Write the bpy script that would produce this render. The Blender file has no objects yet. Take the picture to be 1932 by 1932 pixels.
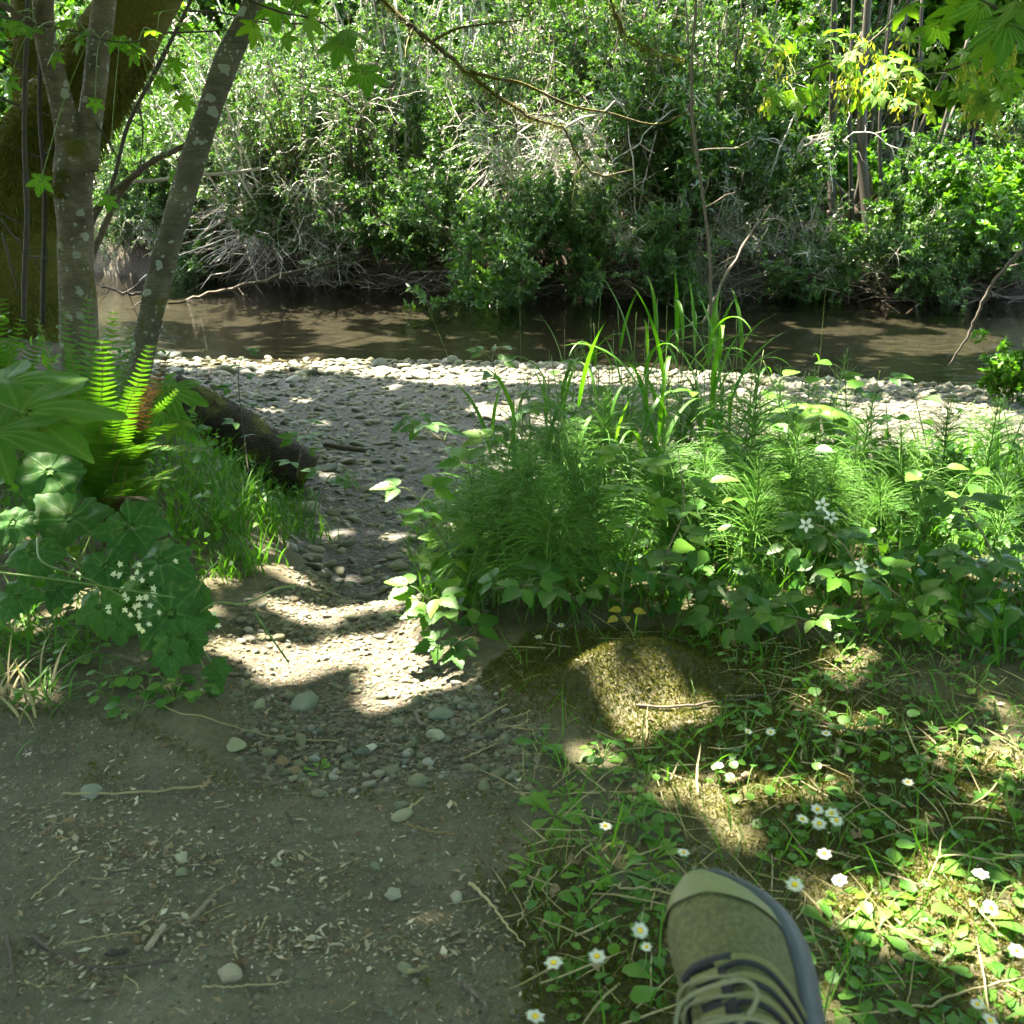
import bpy, math, random
import numpy as np
from mathutils import Vector, Matrix

# ------------------------------------------------------------------ camera, sky, sun, exposure
sc = bpy.context.scene
CAMH, PITCH, TAN = 1.05, math.radians(19.0), 0.4986
cam_d = bpy.data.cameras.new('camera'); cam = bpy.data.objects.new('camera', cam_d)
sc.collection.objects.link(cam); sc.camera = cam
cam.location = (0, 0, CAMH); cam.rotation_euler = (math.pi/2 - PITCH, 0, 0)
cam_d.sensor_width = 36; cam_d.lens = 18/TAN; cam_d.clip_start = 0.02; cam_d.clip_end = 600
cam_d.dof.use_dof = True; cam_d.dof.focus_distance = 4.3; cam_d.dof.aperture_fstop = 12.0

SUN = Vector((0.26, -0.34, -0.90)).normalized()          # the way the light travels
w = bpy.data.worlds.new('World'); sc.world = w; w.use_nodes = True
nt = w.node_tree; nt.nodes.clear()
sky = nt.nodes.new('ShaderNodeTexSky'); sky.sky_type = 'NISHITA'; sky.sun_disc = False
sky.sun_elevation = math.asin(-SUN.z); sky.sun_rotation = math.atan2(-SUN.x, -SUN.y)
sky.air_density = 1.0; sky.dust_density = 2.5; sky.ozone_density = 0.6
bg = nt.nodes.new('ShaderNodeBackground'); bg.inputs[1].default_value = 0.15
wo = nt.nodes.new('ShaderNodeOutputWorld')
nt.links.new(sky.outputs[0], bg.inputs[0]); nt.links.new(bg.outputs[0], wo.inputs[0])
sun_d = bpy.data.lights.new('sun', 'SUN'); sun = bpy.data.objects.new('sun', sun_d)
sc.collection.objects.link(sun); sun_d.energy = 5.0; sun_d.angle = math.radians(0.53); sun_d.color = (1.0, 0.93, 0.84)
sun.rotation_euler = SUN.to_track_quat('-Z', 'Y').to_euler(); sun.location = (0, 0, 30)
vs = sc.view_settings; vs.view_transform = 'Standard'; vs.look = 'None'; vs.gamma = 1.0; vs.exposure = 3.7
vs.use_curve_mapping = False
vs.use_white_balance = True; vs.white_balance_temperature = 7100; vs.white_balance_tint = 8
cy = sc.cycles; cy.max_bounces = 6; cy.diffuse_bounces = 4; cy.glossy_bounces = 3; cy.transmission_bounces = 4
cy.transparent_max_bounces = 8; cy.use_denoising = True; cy.sample_clamp_indirect = 6.0; cy.use_adaptive_sampling = True; cy.adaptive_threshold = 0.025
cy.caustics_reflective = False; cy.caustics_refractive = False

# ------------------------------------------------------------------ helpers
C = sc.collection
rng = np.random.default_rng(11)
U = rng.uniform
def nrm(a): return a/np.maximum(np.linalg.norm(a, axis=-1, keepdims=True), 1e-9)
FW = np.array([0, math.cos(PITCH), -math.sin(PITCH)]); UP = np.array([0, math.sin(PITCH), math.cos(PITCH)])
CAM = np.array([0, 0, CAMH])
def ray(px, py):
    d = FW + np.array([1., 0, 0])*((px-966)/966*TAN) - UP*((py-966)/966*TAN)
    return d/np.linalg.norm(d)
def at(px, py, Y):                                       # the point of a sight line at ground distance Y
    d = ray(px, py); return CAM + d*(Y/d[1])
def project(P):
    v = np.asarray(P) - CAM; z = v@FW
    z = np.where(z < 0.05, 0.05, z)
    return 966 + v[..., 0]/z/TAN*966, 966 - (v@UP)/z/TAN*966, z

class G:                                                 # a pile of vertices and faces that becomes one mesh
    def __init__(s): s.v, s.f, s.n, s.at = [], [], 0, {}
    def add(s, V, F, **at):
        V = np.asarray(V, float).reshape(-1, 3)
        for F1 in (F if isinstance(F, list) else [F]):
            s.f.append(np.asarray(F1, int)+s.n)
        for k, a in at.items(): s.at.setdefault(k, []).append(np.asarray(a, float).ravel())
        s.v.append(V); s.n += len(V); return s
    def mesh(s, name, mat, smooth=True, off=None):
        V = np.concatenate(s.v).astype(np.float32)
        if off is not None: V = V - np.asarray(off, np.float32)
        me = bpy.data.meshes.new(name); me.vertices.add(len(V)); me.vertices.foreach_set('co', V.ravel())
        idx = np.concatenate([f.ravel() for f in s.f]).astype(np.int32)
        tot = np.concatenate([np.full(len(f), f.shape[1]) for f in s.f]).astype(np.int32)
        st = np.concatenate([[0], np.cumsum(tot)[:-1]]).astype(np.int32)
        me.loops.add(len(idx)); me.loops.foreach_set('vertex_index', idx)
        me.polygons.add(len(tot)); me.polygons.foreach_set('loop_start', st)
        me.update(calc_edges=True)
        me.polygons.foreach_set('use_smooth', np.full(len(tot), smooth))
        for k, a in s.at.items():
            at_ = me.attributes.new(k, 'FLOAT', 'POINT'); at_.data.foreach_set('value', np.concatenate(a).astype(np.float32))
        for m in (mat if isinstance(mat, (list, tuple)) else [mat]): me.materials.append(m)
        return me
def tag(o, label=None, cat=None, group=None, kind=None):
    for k, v in (('label', label), ('category', cat), ('group', group), ('kind', kind)):
        if v: o[k] = v
    return o
def link(name, data, parent=None, loc=None):
    o = bpy.data.objects.new(name, data); C.objects.link(o)
    if parent is not None: o.parent = parent
    if loc is not None: o.location = loc
    return o
def empty(name, loc, label=None, cat=None, group=None, kind=None):
    o = link(name, None, None, tuple(loc)); o.empty_display_size = 0.05
    return tag(o, label, cat, group, kind)
def part(name, g, mat, parent=None, smooth=True, loc=None):   # g holds world positions; parents carry a location only
    off = None
    if parent is not None: off = np.array(parent.location)
    elif loc is not None: off = np.array(loc)
    o = link(name, g.mesh(name, mat, smooth, off), parent)
    if parent is None and loc is not None: o.location = tuple(loc)
    return o
def put(name, me, parent, loc, ydir, zdir, scale=1.0):   # a shared mesh placed with its +Y along ydir and +Z near zdir
    y = nrm(np.asarray(ydir, float)); z = np.asarray(zdir, float); z = nrm(z - y*(z@y)); x = np.cross(y, z)
    s = np.array(scale)*np.ones(3)
    R = np.column_stack([x*s[0], y*s[1], z*s[2]]); l = np.asarray(loc, float)
    if parent is not None: l = l - np.array(parent.location)
    M = Matrix.Identity(4)
    for i in range(3):
        for j in range(3): M[i][j] = R[i, j]
        M[i][3] = l[i]
    o = link(name, me, parent); o.matrix_local = M if parent is not None else M
    if parent is None: o.matrix_world = M
    return o
def copies(tV, tF, R, T):                                # batch of transformed templates
    V = np.einsum('mij,nj->mni', R, tV)+T[:, None, :]
    k = len(tV); o = (np.arange(len(T))*k)[:, None, None]
    Fs = [(f[None]+o).reshape(-1, f.shape[1]) for f in (tF if isinstance(tF, list) else [tF])]
    return V.reshape(-1, 3), Fs
def frames(Y, Zhint, S):
    Y = nrm(Y); Z = nrm(Zhint - Y*(Y*Zhint).sum(-1, keepdims=True)); X = np.cross(Y, Z)
    S = np.asarray(S)
    if S.ndim == 1: S = np.stack([S, S, S], -1)
    return np.stack([X*S[:, :1], Y*S[:, 1:2], Z*S[:, 2:3]], -1)
def rv(n): return nrm(rng.normal(size=(n, 3)))
def tubes(P, R, n=4, ref=(0.31, 0.95, 0.13)):
    P = np.asarray(P, float); R = np.asarray(R, float)
    if P.ndim == 2: P, R = P[None], R[None]
    M, K, _ = P.shape
    T = nrm(np.gradient(P, axis=1)); r = np.array(ref)/np.linalg.norm(ref)
    N = nrm(np.cross(T, r)); B = np.cross(T, N)
    a = np.arange(n)/n*2*math.pi
    V = P[:, :, None, :] + R[:, :, None, None]*(np.cos(a)[None, None, :, None]*N[:, :, None, :]+np.sin(a)[None, None, :, None]*B[:, :, None, :])
    i, j = np.meshgrid(np.arange(K-1), np.arange(n), indexing='ij')
    q = np.stack([i*n+j, i*n+(j+1) % n, (i+1)*n+(j+1) % n, (i+1)*n+j], -1).reshape(-1, 4)
    F = (q[None]+(np.arange(M)*K*n)[:, None, None]).reshape(-1, 4)
    out = [F]
    if n > 4:
        cap = np.concatenate([np.arange(n)[::-1][None], (np.arange(n)+(K-1)*n)[None]])
        out.append((cap[None]+(np.arange(M)*K*n)[:, None, None]).reshape(-1, n))
    return V.reshape(-1, 3), out
def ribbons(P, W, side):
    M, K, _ = P.shape
    T = nrm(np.gradient(P, axis=1)); S = nrm(side - T*(T*side).sum(-1, keepdims=True))
    N = np.cross(T, S)
    V = np.stack([P-S*W[..., None], P-N*W[..., None]*0.35, P+S*W[..., None]], 2)
    i, j = np.meshgrid(np.arange(K-1), np.arange(2), indexing='ij')
    q = np.stack([i*3+j, i*3+j+1, (i+1)*3+j+1, (i+1)*3+j], -1).reshape(-1, 4)
    F = (q[None]+(np.arange(M)*K*3)[:, None, None]).reshape(-1, 4)
    return V.reshape(-1, 3), F
def slivers(b, d, L, w_):                                # one thin folded sliver each, for moss
    V, F = quadleaf(1.0, .3, .1); n = len(b)
    return copies(V, F, frames(d, rv(n), np.stack([w_, L, w_], -1)), b)
def ordinal(i): return ['first', 'second', 'third', 'fourth', 'fifth', 'sixth', 'seventh', 'eighth', 'ninth', 'tenth', 'eleventh', 'twelfth', 'thirteenth', 'fourteenth', 'fifteenth', 'sixteenth', 'seventeenth', 'eighteenth', 'nineteenth', 'twentieth', 'twenty-first', 'twenty-second', 'twenty-third', 'twenty-fourth', 'twenty-fifth', 'twenty-sixth', 'twenty-seventh', 'twenty-eighth', 'twenty-ninth', 'thirtieth', 'thirty-first', 'thirty-second', 'thirty-third', 'thirty-fourth', 'thirty-fifth', 'thirty-sixth', 'thirty-seventh', 'thirty-eighth', 'thirty-ninth', 'fortieth'][i]
def spline(ctrl, n):
    c = np.asarray(ctrl, float); c = np.concatenate([[2*c[0]-c[1]], c, [2*c[-1]-c[-2]]])
    t = np.linspace(0, len(c)-3-1e-6, n); i = t.astype(int); u = (t-i)[:, None]
    p0, p1, p2, p3 = c[i], c[i+1], c[i+2], c[i+3]
    return 0.5*(2*p1+(p2-p0)*u+(2*p0-5*p1+4*p2-p3)*u**2+(3*p1-p0-3*p2+p3)*u**3)
def arcs(base, az, tilt, bend, L, K=6, wob=0.0):         # curves that start tilted from vertical and bend over
    n = len(base); t = np.linspace(0, 1, K)
    th = tilt[:, None]+bend[:, None]*t[None]**1.3
    a = az[:, None]+wob*rng.normal(size=(n, K)).cumsum(1)
    st = np.stack([np.sin(th)*np.cos(a), np.sin(th)*np.sin(a), np.cos(th)], -1)*(L[:, None, None]/(K-1))
    P = np.concatenate([np.zeros((n, 1, 3)), st[:, :-1].cumsum(1)], 1)
    return P+base[:, None, :]
_ph = [(U(-1, 1, 2)*(1.9**k), U(0, 6.28), 0.55**k) for k in range(6) for _ in range(4)]
def fbm(x, y, s=1.0):
    r = 0
    for k, p, a in _ph: r = r+a*np.sin((k[0]*x+k[1]*y)*s*2+p)
    return r/4
def sdpoly(x, y, poly):
    poly = np.asarray(poly); x = np.asarray(x, float); y = np.asarray(y, float)
    d = np.full(x.shape, 1e9); ins = np.zeros(x.shape, bool)
    for (ax, ay), (bx, by) in zip(poly, np.roll(poly, -1, 0)):
        ex, ey = bx-ax, by-ay; t = np.clip(((x-ax)*ex+(y-ay)*ey)/(ex*ex+ey*ey+1e-12), 0, 1)
        d = np.minimum(d, np.hypot(x-ax-t*ex, y-ay-t*ey))
        c = ((ay > y) != (by > y)) & (x < (bx-ax)*(y-ay)/(by-ay+1e-12)+ax); ins ^= c
    return np.where(ins, -d, d)
def sstep(a, b, x):
    t = np.clip((x-a)/(b-a), 0, 1); return t*t*(3-2*t)

# ------------------------------------------------------------------ materials
def mat(name):
    m = bpy.data.materials.new(name); m.use_nodes = True
    return m, m.node_tree, m.node_tree.nodes['Principled BSDF']
def N(nt, t, **k):
    n = nt.nodes.new('ShaderNode'+t)
    for a, v in k.items():
        if a.startswith('i_'): n.inputs[a[2:].replace('_', ' ')].default_value = v
        elif a.startswith('n'): n.inputs[int(a[1:])].default_value = v
        else: setattr(n, a, v)
    return n
def ramp(nt, fac, stops, interp='LINEAR'):
    r = N(nt, 'ValToRGB'); e = r.color_ramp; e.interpolation = interp
    while len(e.elements) < len(stops): e.elements.new(0.5)
    for el, (p, c) in zip(e.elements, stops): el.position = p; el.color = (*c, 1)
    nt.links.new(fac, r.inputs[0]); return r.outputs[0]
def mix(nt, fac, a, b, mode='MIX'):
    m = N(nt, 'Mix', data_type='RGBA', blend_type=mode)
    for s, v in ((0, fac), (6, a), (7, b)):
        if isinstance(v, (int, float)): m.inputs[s].default_value = v
        elif isinstance(v, tuple): m.inputs[s].default_value = (*v, 1)
        else: nt.links.new(v, m.inputs[s])
    return m.outputs[2]
def noise(nt, scale, detail=4, rough=0.55, vec=None, dist=0.0):
    n = N(nt, 'TexNoise'); n.inputs['Scale'].default_value = scale; n.inputs['Detail'].default_value = detail
    n.inputs['Roughness'].default_value = rough; n.inputs['Distortion'].default_value = dist
    if vec is not None: nt.links.new(vec, n.inputs['Vector'])
    return n.outputs['Fac']
def pos(nt, kind='Object', scale=None):
    if kind == 'World': o = N(nt, 'NewGeometry').outputs['Position']
    else: o = N(nt, 'TexCoord').outputs[kind]
    if scale:
        m = N(nt, 'Mapping'); m.inputs['Scale'].default_value = scale; nt.links.new(o, m.inputs[0]); o = m.outputs[0]
    return o
def bump(nt, h, strength, dist, bsdf, prev=None):
    b = N(nt, 'Bump'); b.inputs['Strength'].default_value = strength; b.inputs['Distance'].default_value = dist
    nt.links.new(h, b.inputs['Height'])
    if prev is not None: nt.links.new(prev, b.inputs['Normal'])
    if bsdf is not None: nt.links.new(b.outputs[0], bsdf.inputs['Normal'])
    return b.outputs[0]
def math_(nt, op, a, b=None, c=None):
    m = N(nt, 'Math', operation=op)
    for i, v in enumerate((a, b, c)):
        if v is None: continue
        if isinstance(v, (int, float)): m.inputs[i].default_value = v
        else: nt.links.new(v, m.inputs[i])
    return m.outputs[0]
def N_sep(nt, col):
    s = N(nt, 'SeparateColor'); nt.links.new(col, s.inputs[0]); return s.outputs[0]
def rnd(nt):                                             # one random number for each leaf, twig or pebble
    g = N(nt, 'NewGeometry').outputs['Random Per Island']; o = N(nt, 'ObjectInfo').outputs['Random']
    return math_(nt, 'FRACT', math_(nt, 'ADD', g, o))
def leaf_mat(name, c, trans=0.4, rough=0.42, veins=None, spec=0.5):
    m, nt, b = mat(name)
    col = ramp(nt, rnd(nt), [(i/(len(c)-1), x) for i, x in enumerate(c)])
    n = noise(nt, 30, 3, vec=pos(nt, 'Object'))
    col = mix(nt, 0.35, col, mix(nt, n, (0.25, 0.28, 0.2), (1.0, 1.0, 0.9)), 'MULTIPLY')
    if veins:
        a = N(nt, 'Attribute', attribute_name='vein'); col = mix(nt, a.outputs['Fac'], col, veins)
        col = mix(nt, math_(nt, 'MULTIPLY', N_sep(nt, ramp(nt, noise(nt, 7, 4, .6, pos(nt, 'Object')), [(.52, (0, 0, 0)), (.75, (1, 1, 1))])), .45), col, (.17, .22, .03))
        col = mix(nt, N_sep(nt, ramp(nt, noise(nt, 26, 2, .5, pos(nt, 'Object')), [(.70, (0, 0, 0)), (.74, (1, 1, 1))])), col, (.10, .07, .03))
        v2 = N(nt, 'TexVoronoi', feature='DISTANCE_TO_EDGE'); v2.inputs['Scale'].default_value = 9; nt.links.new(pos(nt, 'Object'), v2.inputs['Vector'])
        hv = math_(nt, 'ADD', a.outputs['Fac'], math_(nt, 'MULTIPLY', math_(nt, 'LESS_THAN', v2.outputs['Distance'], .035), -.5)); bump(nt, hv, 0.7, 0.002, b)
    nt.links.new(col, b.inputs['Base Color']); b.inputs['Roughness'].default_value = rough
    b.inputs['Specular IOR Level'].default_value = spec
    t = N(nt, 'BsdfTranslucent'); nt.links.new(mix(nt, 1.0, col, (1.5, 1.5, 0.55), 'MULTIPLY'), t.inputs[0])
    x = N(nt, 'MixShader'); x.inputs[0].default_value = trans
    nt.links.new(b.outputs[0], x.inputs[1]); nt.links.new(t.outputs[0], x.inputs[2])
    nt.links.new(x.outputs[0], nt.nodes['Material Output'].inputs[0]); return m
def plain(name, stops, rough=0.8, scale=20, bstr=0.5, bdist=0.003, spec=0.3, stretch=None):
    m, nt, b = mat(name)
    v = pos(nt, 'Object', stretch)
    n = noise(nt, scale, 5, vec=v)
    f = math_(nt, 'ADD', math_(nt, 'MULTIPLY', rnd(nt), 0.6), math_(nt, 'MULTIPLY', n, 0.4))
    nt.links.new(ramp(nt, f, [(0.15+0.65*i/max(1, len(stops)-1), x) for i, x in enumerate(stops)]), b.inputs['Base Color'])
    b.inputs['Roughness'].default_value = rough; b.inputs['Specular IOR Level'].default_value = spec
    bump(nt, n, bstr, bdist, b); return m

M = {}
M['willow'] = leaf_mat('willow_leaf', [(.025, .08, .018), (.045, .12, .024), (.08, .17, .03), (.035, .11, .035)], 0.34, 0.34, spec=0.55)
M['broad'] = leaf_mat('broad_leaf', [(.04, .14, .012), (.07, .20, .018), (.11, .24, .025)], 0.42, 0.48, spec=0.3)
M['maple'] = leaf_mat('maple_leaf', [(.045, .16, .015), (.07, .20, .018), (.12, .24, .02)], 0.45, 0.55, veins=(.13, .25, .05), spec=0.2)
M['maple_seed'] = leaf_mat('maple_seed', [(.2, .25, .04), (.26, .28, .05)], 0.5, 0.5)
M['canopy'] = leaf_mat('canopy_leaf', [(.07, .17, .025), (.11, .22, .03)], 0.5, 0.5, spec=0.3)
M['vine'] = leaf_mat('vine_leaf', [(.022, .10, .016), (.032, .125, .018), (.048, .15, .02)], 0.34, 0.55, veins=(.07, .18, .045), spec=0.25)
M['fern'] = leaf_mat('fern_frond', [(.04, .125, .012), (.065, .165, .016)], 0.36, 0.5, spec=0.25)
M['fern_dead'] = leaf_mat('fern_dead', [(.04, .022, .013), (.085, .045, .022)], 0.1, 0.7)
M['grass'] = leaf_mat('grass_blade', [(.04, .15, .01), (.065, .2, .018), (.1, .25, .03)], 0.4, 0.48, spec=0.3)
M['straw'] = leaf_mat('straw', [(.3, .25, .13), (.42, .36, .2), (.22, .2, .09)], 0.2, 0.6)
M['horsetail'] = leaf_mat('horsetail_green', [(.075, .22, .025), (.11, .28, .035), (.15, .34, .05)], 0.3, 0.5, spec=0.3)
M['bramble'] = leaf_mat('bramble_leaf', [(.028, .105, .016), (.045, .145, .02), (.07, .18, .025)], 0.38, 0.46, spec=0.3)
M['lime'] = leaf_mat('young_leaf', [(.1, .24, .02), (.14, .28, .03)], 0.45, 0.45, spec=0.3)
M['yellow'] = leaf_mat('yellow_leaf', [(.5, .36, .04), (.55, .42, .07)], 0.3, 0.5)
M['weed'] = leaf_mat('weed_leaf', [(.04, .15, .018), (.07, .20, .024), (.11, .25, .03)], 0.38, 0.46, spec=0.35)
M['moss'] = leaf_mat('moss', [(.06, .072, .014), (.09, .10, .018), (.13, .12, .028)], 0.25, 0.8, spec=0.1)
M['litter'] = leaf_mat('dead_leaf', [(.12, .07, .035), (.24, .16, .09), (.33, .27, .17)], 0.15, 0.7)
M['cream'] = leaf_mat('cream_petal', [(.5, .55, .38), (.62, .66, .5)], 0.3, 0.6)
M['petal'] = leaf_mat('white_petal', [(.75, .75, .74), (.8, .8, .78)], 0.25, 0.6)
M['twig'] = plain('twig_brown', [(.05, .037, .026), (.1, .078, .058), (.17, .14, .115)], 0.85, 60)
M['twig_pale'] = plain('twig_pale', [(.24, .2, .17), (.42, .38, .34), (.58, .55, .51)], 0.8, 60)
M['stem_dark'] = plain('stem_dark', [(.035, .03, .022), (.07, .06, .045)], 0.8, 40)
M['wood'] = plain('wood_chip', [(.12, .09, .06), (.3, .25, .17), (.5, .44, .33)], 0.8, 80)
M['stem_green'] = plain('stem_green', [(.08, .15, .03), (.13, .2, .05)], 0.5, 60)
M['rachis'] = plain('fern_rachis', [(.13, .09, .03), (.2, .15, .05)], 0.6, 60)
M['cane'] = plain('bramble_cane', [(.1, .11, .05), (.17, .13, .08)], 0.6, 60)

def stone_mat(name, k=1.0, warm=0.0):
    m, nt, b = mat(name)
    c = ramp(nt, rnd(nt), [(0, (.13*k, .145*k, .09*k)), (.2, (.23*k, .235*k, .14*k)), (.4, (.29*k, .275*k, .17*k)), (.55, (.15*k, .175*k, .13*k)),
                           (.7, (.37*k, .35*k, .26*k)), (.85, (.23*k, .19*k, .12*k)), (1, (.48*k, .47*k, .42*k))])
    p = pos(nt, 'Object'); n = noise(nt, 90, 5, 0.65, p)
    c = mix(nt, 0.6, c, mix(nt, n, (.45, .43, .4), (1.25, 1.25, 1.2)), 'MULTIPLY')
    nt.links.new(c, b.inputs['Base Color']); b.inputs['Roughness'].default_value = 0.75; b.inputs['Specular IOR Level'].default_value = 0.3
    bump(nt, n, 0.5, 0.002, b); return m
M['stone'] = stone_mat('river_stone', 0.52); M['loose'] = stone_mat('loose_stone', 1.0); M['pathstone'] = stone_mat('path_stone', 0.62)

def bark_mat(name, base, lich=True, moss=0.0):
    m, nt, b = mat(name)
    p = pos(nt, 'Object'); ps = pos(nt, 'Object', (1, 1, 6))
    n1 = noise(nt, 9, 6, 0.6, p); n2 = noise(nt, 22, 5, 0.7, ps)
    c = ramp(nt, n1, [(.3, tuple(x*0.55 for x in base)), (.5, base), (.7, tuple(x*1.5 for x in base))])
    c = mix(nt, 0.5, c, ramp(nt, n2, [(.35, (.4, .38, .34)), (.6, (1.1, 1.05, 1))]), 'MULTIPLY')
    if lich:
        v = N(nt, 'TexVoronoi'); v.inputs['Scale'].default_value = 17; v.inputs['Randomness'].default_value = 1
        wv = N(nt, 'VectorMath', operation='ADD'); nz = N(nt, 'TexNoise'); nz.inputs['Scale'].default_value = 25
        nt.links.new(p, nz.inputs['Vector']); sc_ = N(nt, 'VectorMath', operation='SCALE'); sc_.inputs[3].default_value = 0.05
        nt.links.new(nz.outputs['Color'], sc_.inputs[0]); nt.links.new(p, wv.inputs[0]); nt.links.new(sc_.outputs[0], wv.inputs[1])
        nt.links.new(wv.outputs[0], v.inputs['Vector'])
        gate = math_(nt, 'GREATER_THAN', N_sep(nt, v.outputs['Color']), 0.74)
        spot = math_(nt, 'MULTIPLY', math_(nt, 'LESS_THAN', v.outputs['Distance'], 0.34), gate)
        v2 = N(nt, 'TexVoronoi'); v2.inputs['Scale'].default_value = 42; nt.links.new(wv.outputs[0], v2.inputs['Vector'])
        sp2 = math_(nt, 'MULTIPLY', math_(nt, 'LESS_THAN', v2.outputs['Distance'], 0.3), math_(nt, 'GREATER_THAN', N_sep(nt, v2.outputs['Color']), 0.72))
        f = math_(nt, 'MULTIPLY', math_(nt, 'MAXIMUM', spot, sp2), math_(nt, 'ADD', math_(nt, 'MULTIPLY', n2, 0.6), 0.35))
        c = mix(nt, f, c, (.36, .40, .34))
    if moss > 0:
        f = ramp(nt, noise(nt, 5, 5, 0.6, p), [(0.62-moss*.5, (0, 0, 0)), (.72-moss*.5, (1, 1, 1))])
        c = mix(nt, f, c, mix(nt, noise(nt, 60, 3, vec=p), (.03, .035, .008), (.15, .14, .02)))
    nt.links.new(c, b.inputs['Base Color']); b.inputs['Roughness'].default_value = 0.85; b.inputs['Specular IOR Level'].default_value = 0.2
    h = math_(nt, 'ADD', math_(nt, 'MULTIPLY', n1, 1.5), n2); bump(nt, h, 0.9, 0.02, b); return m
M['alder'] = bark_mat('alder_bark', (.15, .13, .09), True, .12); M['lean'] = bark_mat('lean_bark', (.115, .105, .075), True, .1)
M['mossbark'] = bark_mat('mossy_bark', (.07, .055, .035), False, 0.75); M['oldlog'] = bark_mat('rotten_log', (.045, .034, .024), False, 0.2)
M['branchmoss'] = bark_mat('mossy_branch', (.12, .1, .075), True, 0.35)
# ------------------------------------------------------------------ terrain
WATER = -0.66
def E(x):  return np.interp(x, [-8, -4, -2.6, -1.8, -1.2, -.85, -.5, -.2, .1, .6, 1.5, 3, 6, 10], [9.0, 7.6, 6.6, 5.3, 3.9, 3.1, 2.6, 2.55, 2.8, 3.0, 3.3, 3.7, 4.6, 6])
def W1(x): return np.interp(x, [-14, -10, -6, -3, 0, 3, 5, 9, 14], [14.5, 12.2, 10.0, 9.1, 8.85, 8.0, 7.4, 7.0, 6.8])
def W2(x): return np.interp(x, [-14, -10, -6, -2, 1, 4, 7, 12], [22, 19.5, 16.2, 14.8, 13.7, 13.6, 13.2, 13.0])
def H0(x, y):
    x = np.asarray(x, float); y = np.asarray(y, float)
    e = E(x); k = np.exp(-((x+.35)/.55)**2); t = sstep(-.25+.2*k, 1.15-.35*k, y-e)
    plat = -0.10*sstep(-1.2, 0.2, y-e)+0.02*fbm(x, y, .6)*sstep(0.5, 2.5, np.hypot(x+.4, y-1.2))
    bar = -0.50-0.033*(y-4)+0.02*fbm(x, y, .8)
    bar = np.minimum(bar, np.interp(y-W1(x), [-1.2, 0, .6, 2.2], [0, WATER+.01, WATER-.08, WATER-.24])+np.where(y-W1(x) < -1.2, 9, 0))
    z = plat*(1-t)+bar*t
    u = y-W2(x)
    bank = np.interp(u, [-4, -1.2, .0, .12, .5, 2.5, 7, 15, 60], [WATER-.26, WATER-.2, WATER-.12, -.25, .02, .3, .85, 3.0, 16])
    low = sstep(3.0, 4.4, x)*(1-sstep(6.2, 8, x))            # the low shingle at the foot of the far bank
    bank = bank-low*.42*np.exp(-((u-.7)/.6)**2)
    bank = bank+0.08*fbm(x, y, .7)*sstep(0, 1, u)
    s = sstep(-3.2, -1.5, u)
    return z*(1-s)+bank*s
def ground0(px, py, Hf):
    d = ray(px, py); t = np.concatenate([np.arange(.4, 4, .02), 4*1.012**np.arange(220)])
    for _ in range(2):
        P = CAM+d*t[:, None]; f = P[:, 2]-Hf(P[:, 0], P[:, 1]); k = np.argmax(f < 0)
        if k == 0: k = len(t)-1
        if _ == 0: t = np.linspace(t[k-1], t[k], 8)
    q = f[k-1]/(f[k-1]-f[k]+1e-12); return CAM+d*(t[k-1]+(t[k]-t[k-1])*np.clip(q, 0, 1))
def gpoly(pts, Hf=H0): return np.array([ground0(px, py, Hf)[:2] for px, py in pts])
PATH = gpoly([(470, 1478), (400, 1330), (385, 1230), (480, 1150), (555, 1085), (640, 1072), (725, 1085), (790, 1150), (850, 1250), (985, 1350), (985, 1450), (940, 1500), (720, 1492)])
PATH[3:7, 1] += 0.0
DIRT = gpoly([(-160, 1345), (60, 1330), (200, 1335), (330, 1390), (470, 1478), (720, 1492), (945, 1500), (978, 1560), (935, 1660), (1010, 1800), (1020, 2100), (-300, 2100)])
MOUND = ground0(1180, 1300, H0)
def H(x, y):
    x = np.asarray(x, float); y = np.asarray(y, float)
    z = H0(x, y)
    dp = sdpoly(x, y, PATH)+.02*fbm(x, y, 5); dd = sdpoly(x, y, DIRT)+.03*fbm(x, y, 4)
    z = z-0.025*sstep(.04, -.16, dp)
    z = z+(0.006*fbm(x, y, 5)+.007*fbm(x+5, y, 2.2))*sstep(6, 4, y)
    z = z+(0.012*np.abs(fbm(x, y, 11))+.01)*sstep(-.02, .05, np.minimum(dp, dd))*sstep(5, 3, y)
    mx, my = x-MOUND[0], y-MOUND[1]
    z = z+0.10*np.exp(-((mx*.95+my*.3)/.16)**2-((my-.2*mx)/.085)**2)+0.03*np.exp(-((mx+.14)/.09)**2-((my+.16)/.1)**2)
    return z
def ground(px, py): return ground0(px, py, H)
def gz(x, y): return float(H(x, y))

def grid(name, xs, ys, material, dz=0.0, keep=None, **attrs):
    X, Y = np.meshgrid(xs, ys); Z = H(X, Y)+dz
    V = np.stack([X, Y, Z], -1).reshape(-1, 3); nx = len(xs)
    i, j = np.meshgrid(np.arange(len(ys)-1), np.arange(nx-1), indexing='ij')
    F = np.stack([i*nx+j, i*nx+j+1, (i+1)*nx+j+1, (i+1)*nx+j], -1).reshape(-1, 4)
    if keep is not None:
        k = keep(X, Y).ravel(); F = F[k[F].all(1)]
        used = np.unique(F); mp = np.zeros(len(V), int); mp[used] = np.arange(len(used)); F = mp[F]; V = V[used]
    at_ = {k: f(V[:, 0], V[:, 1]) for k, f in attrs.items()}
    g = G(); g.add(V, F, **at_)
    return tag(link(name, g.mesh(name, material)), kind='structure')

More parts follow.
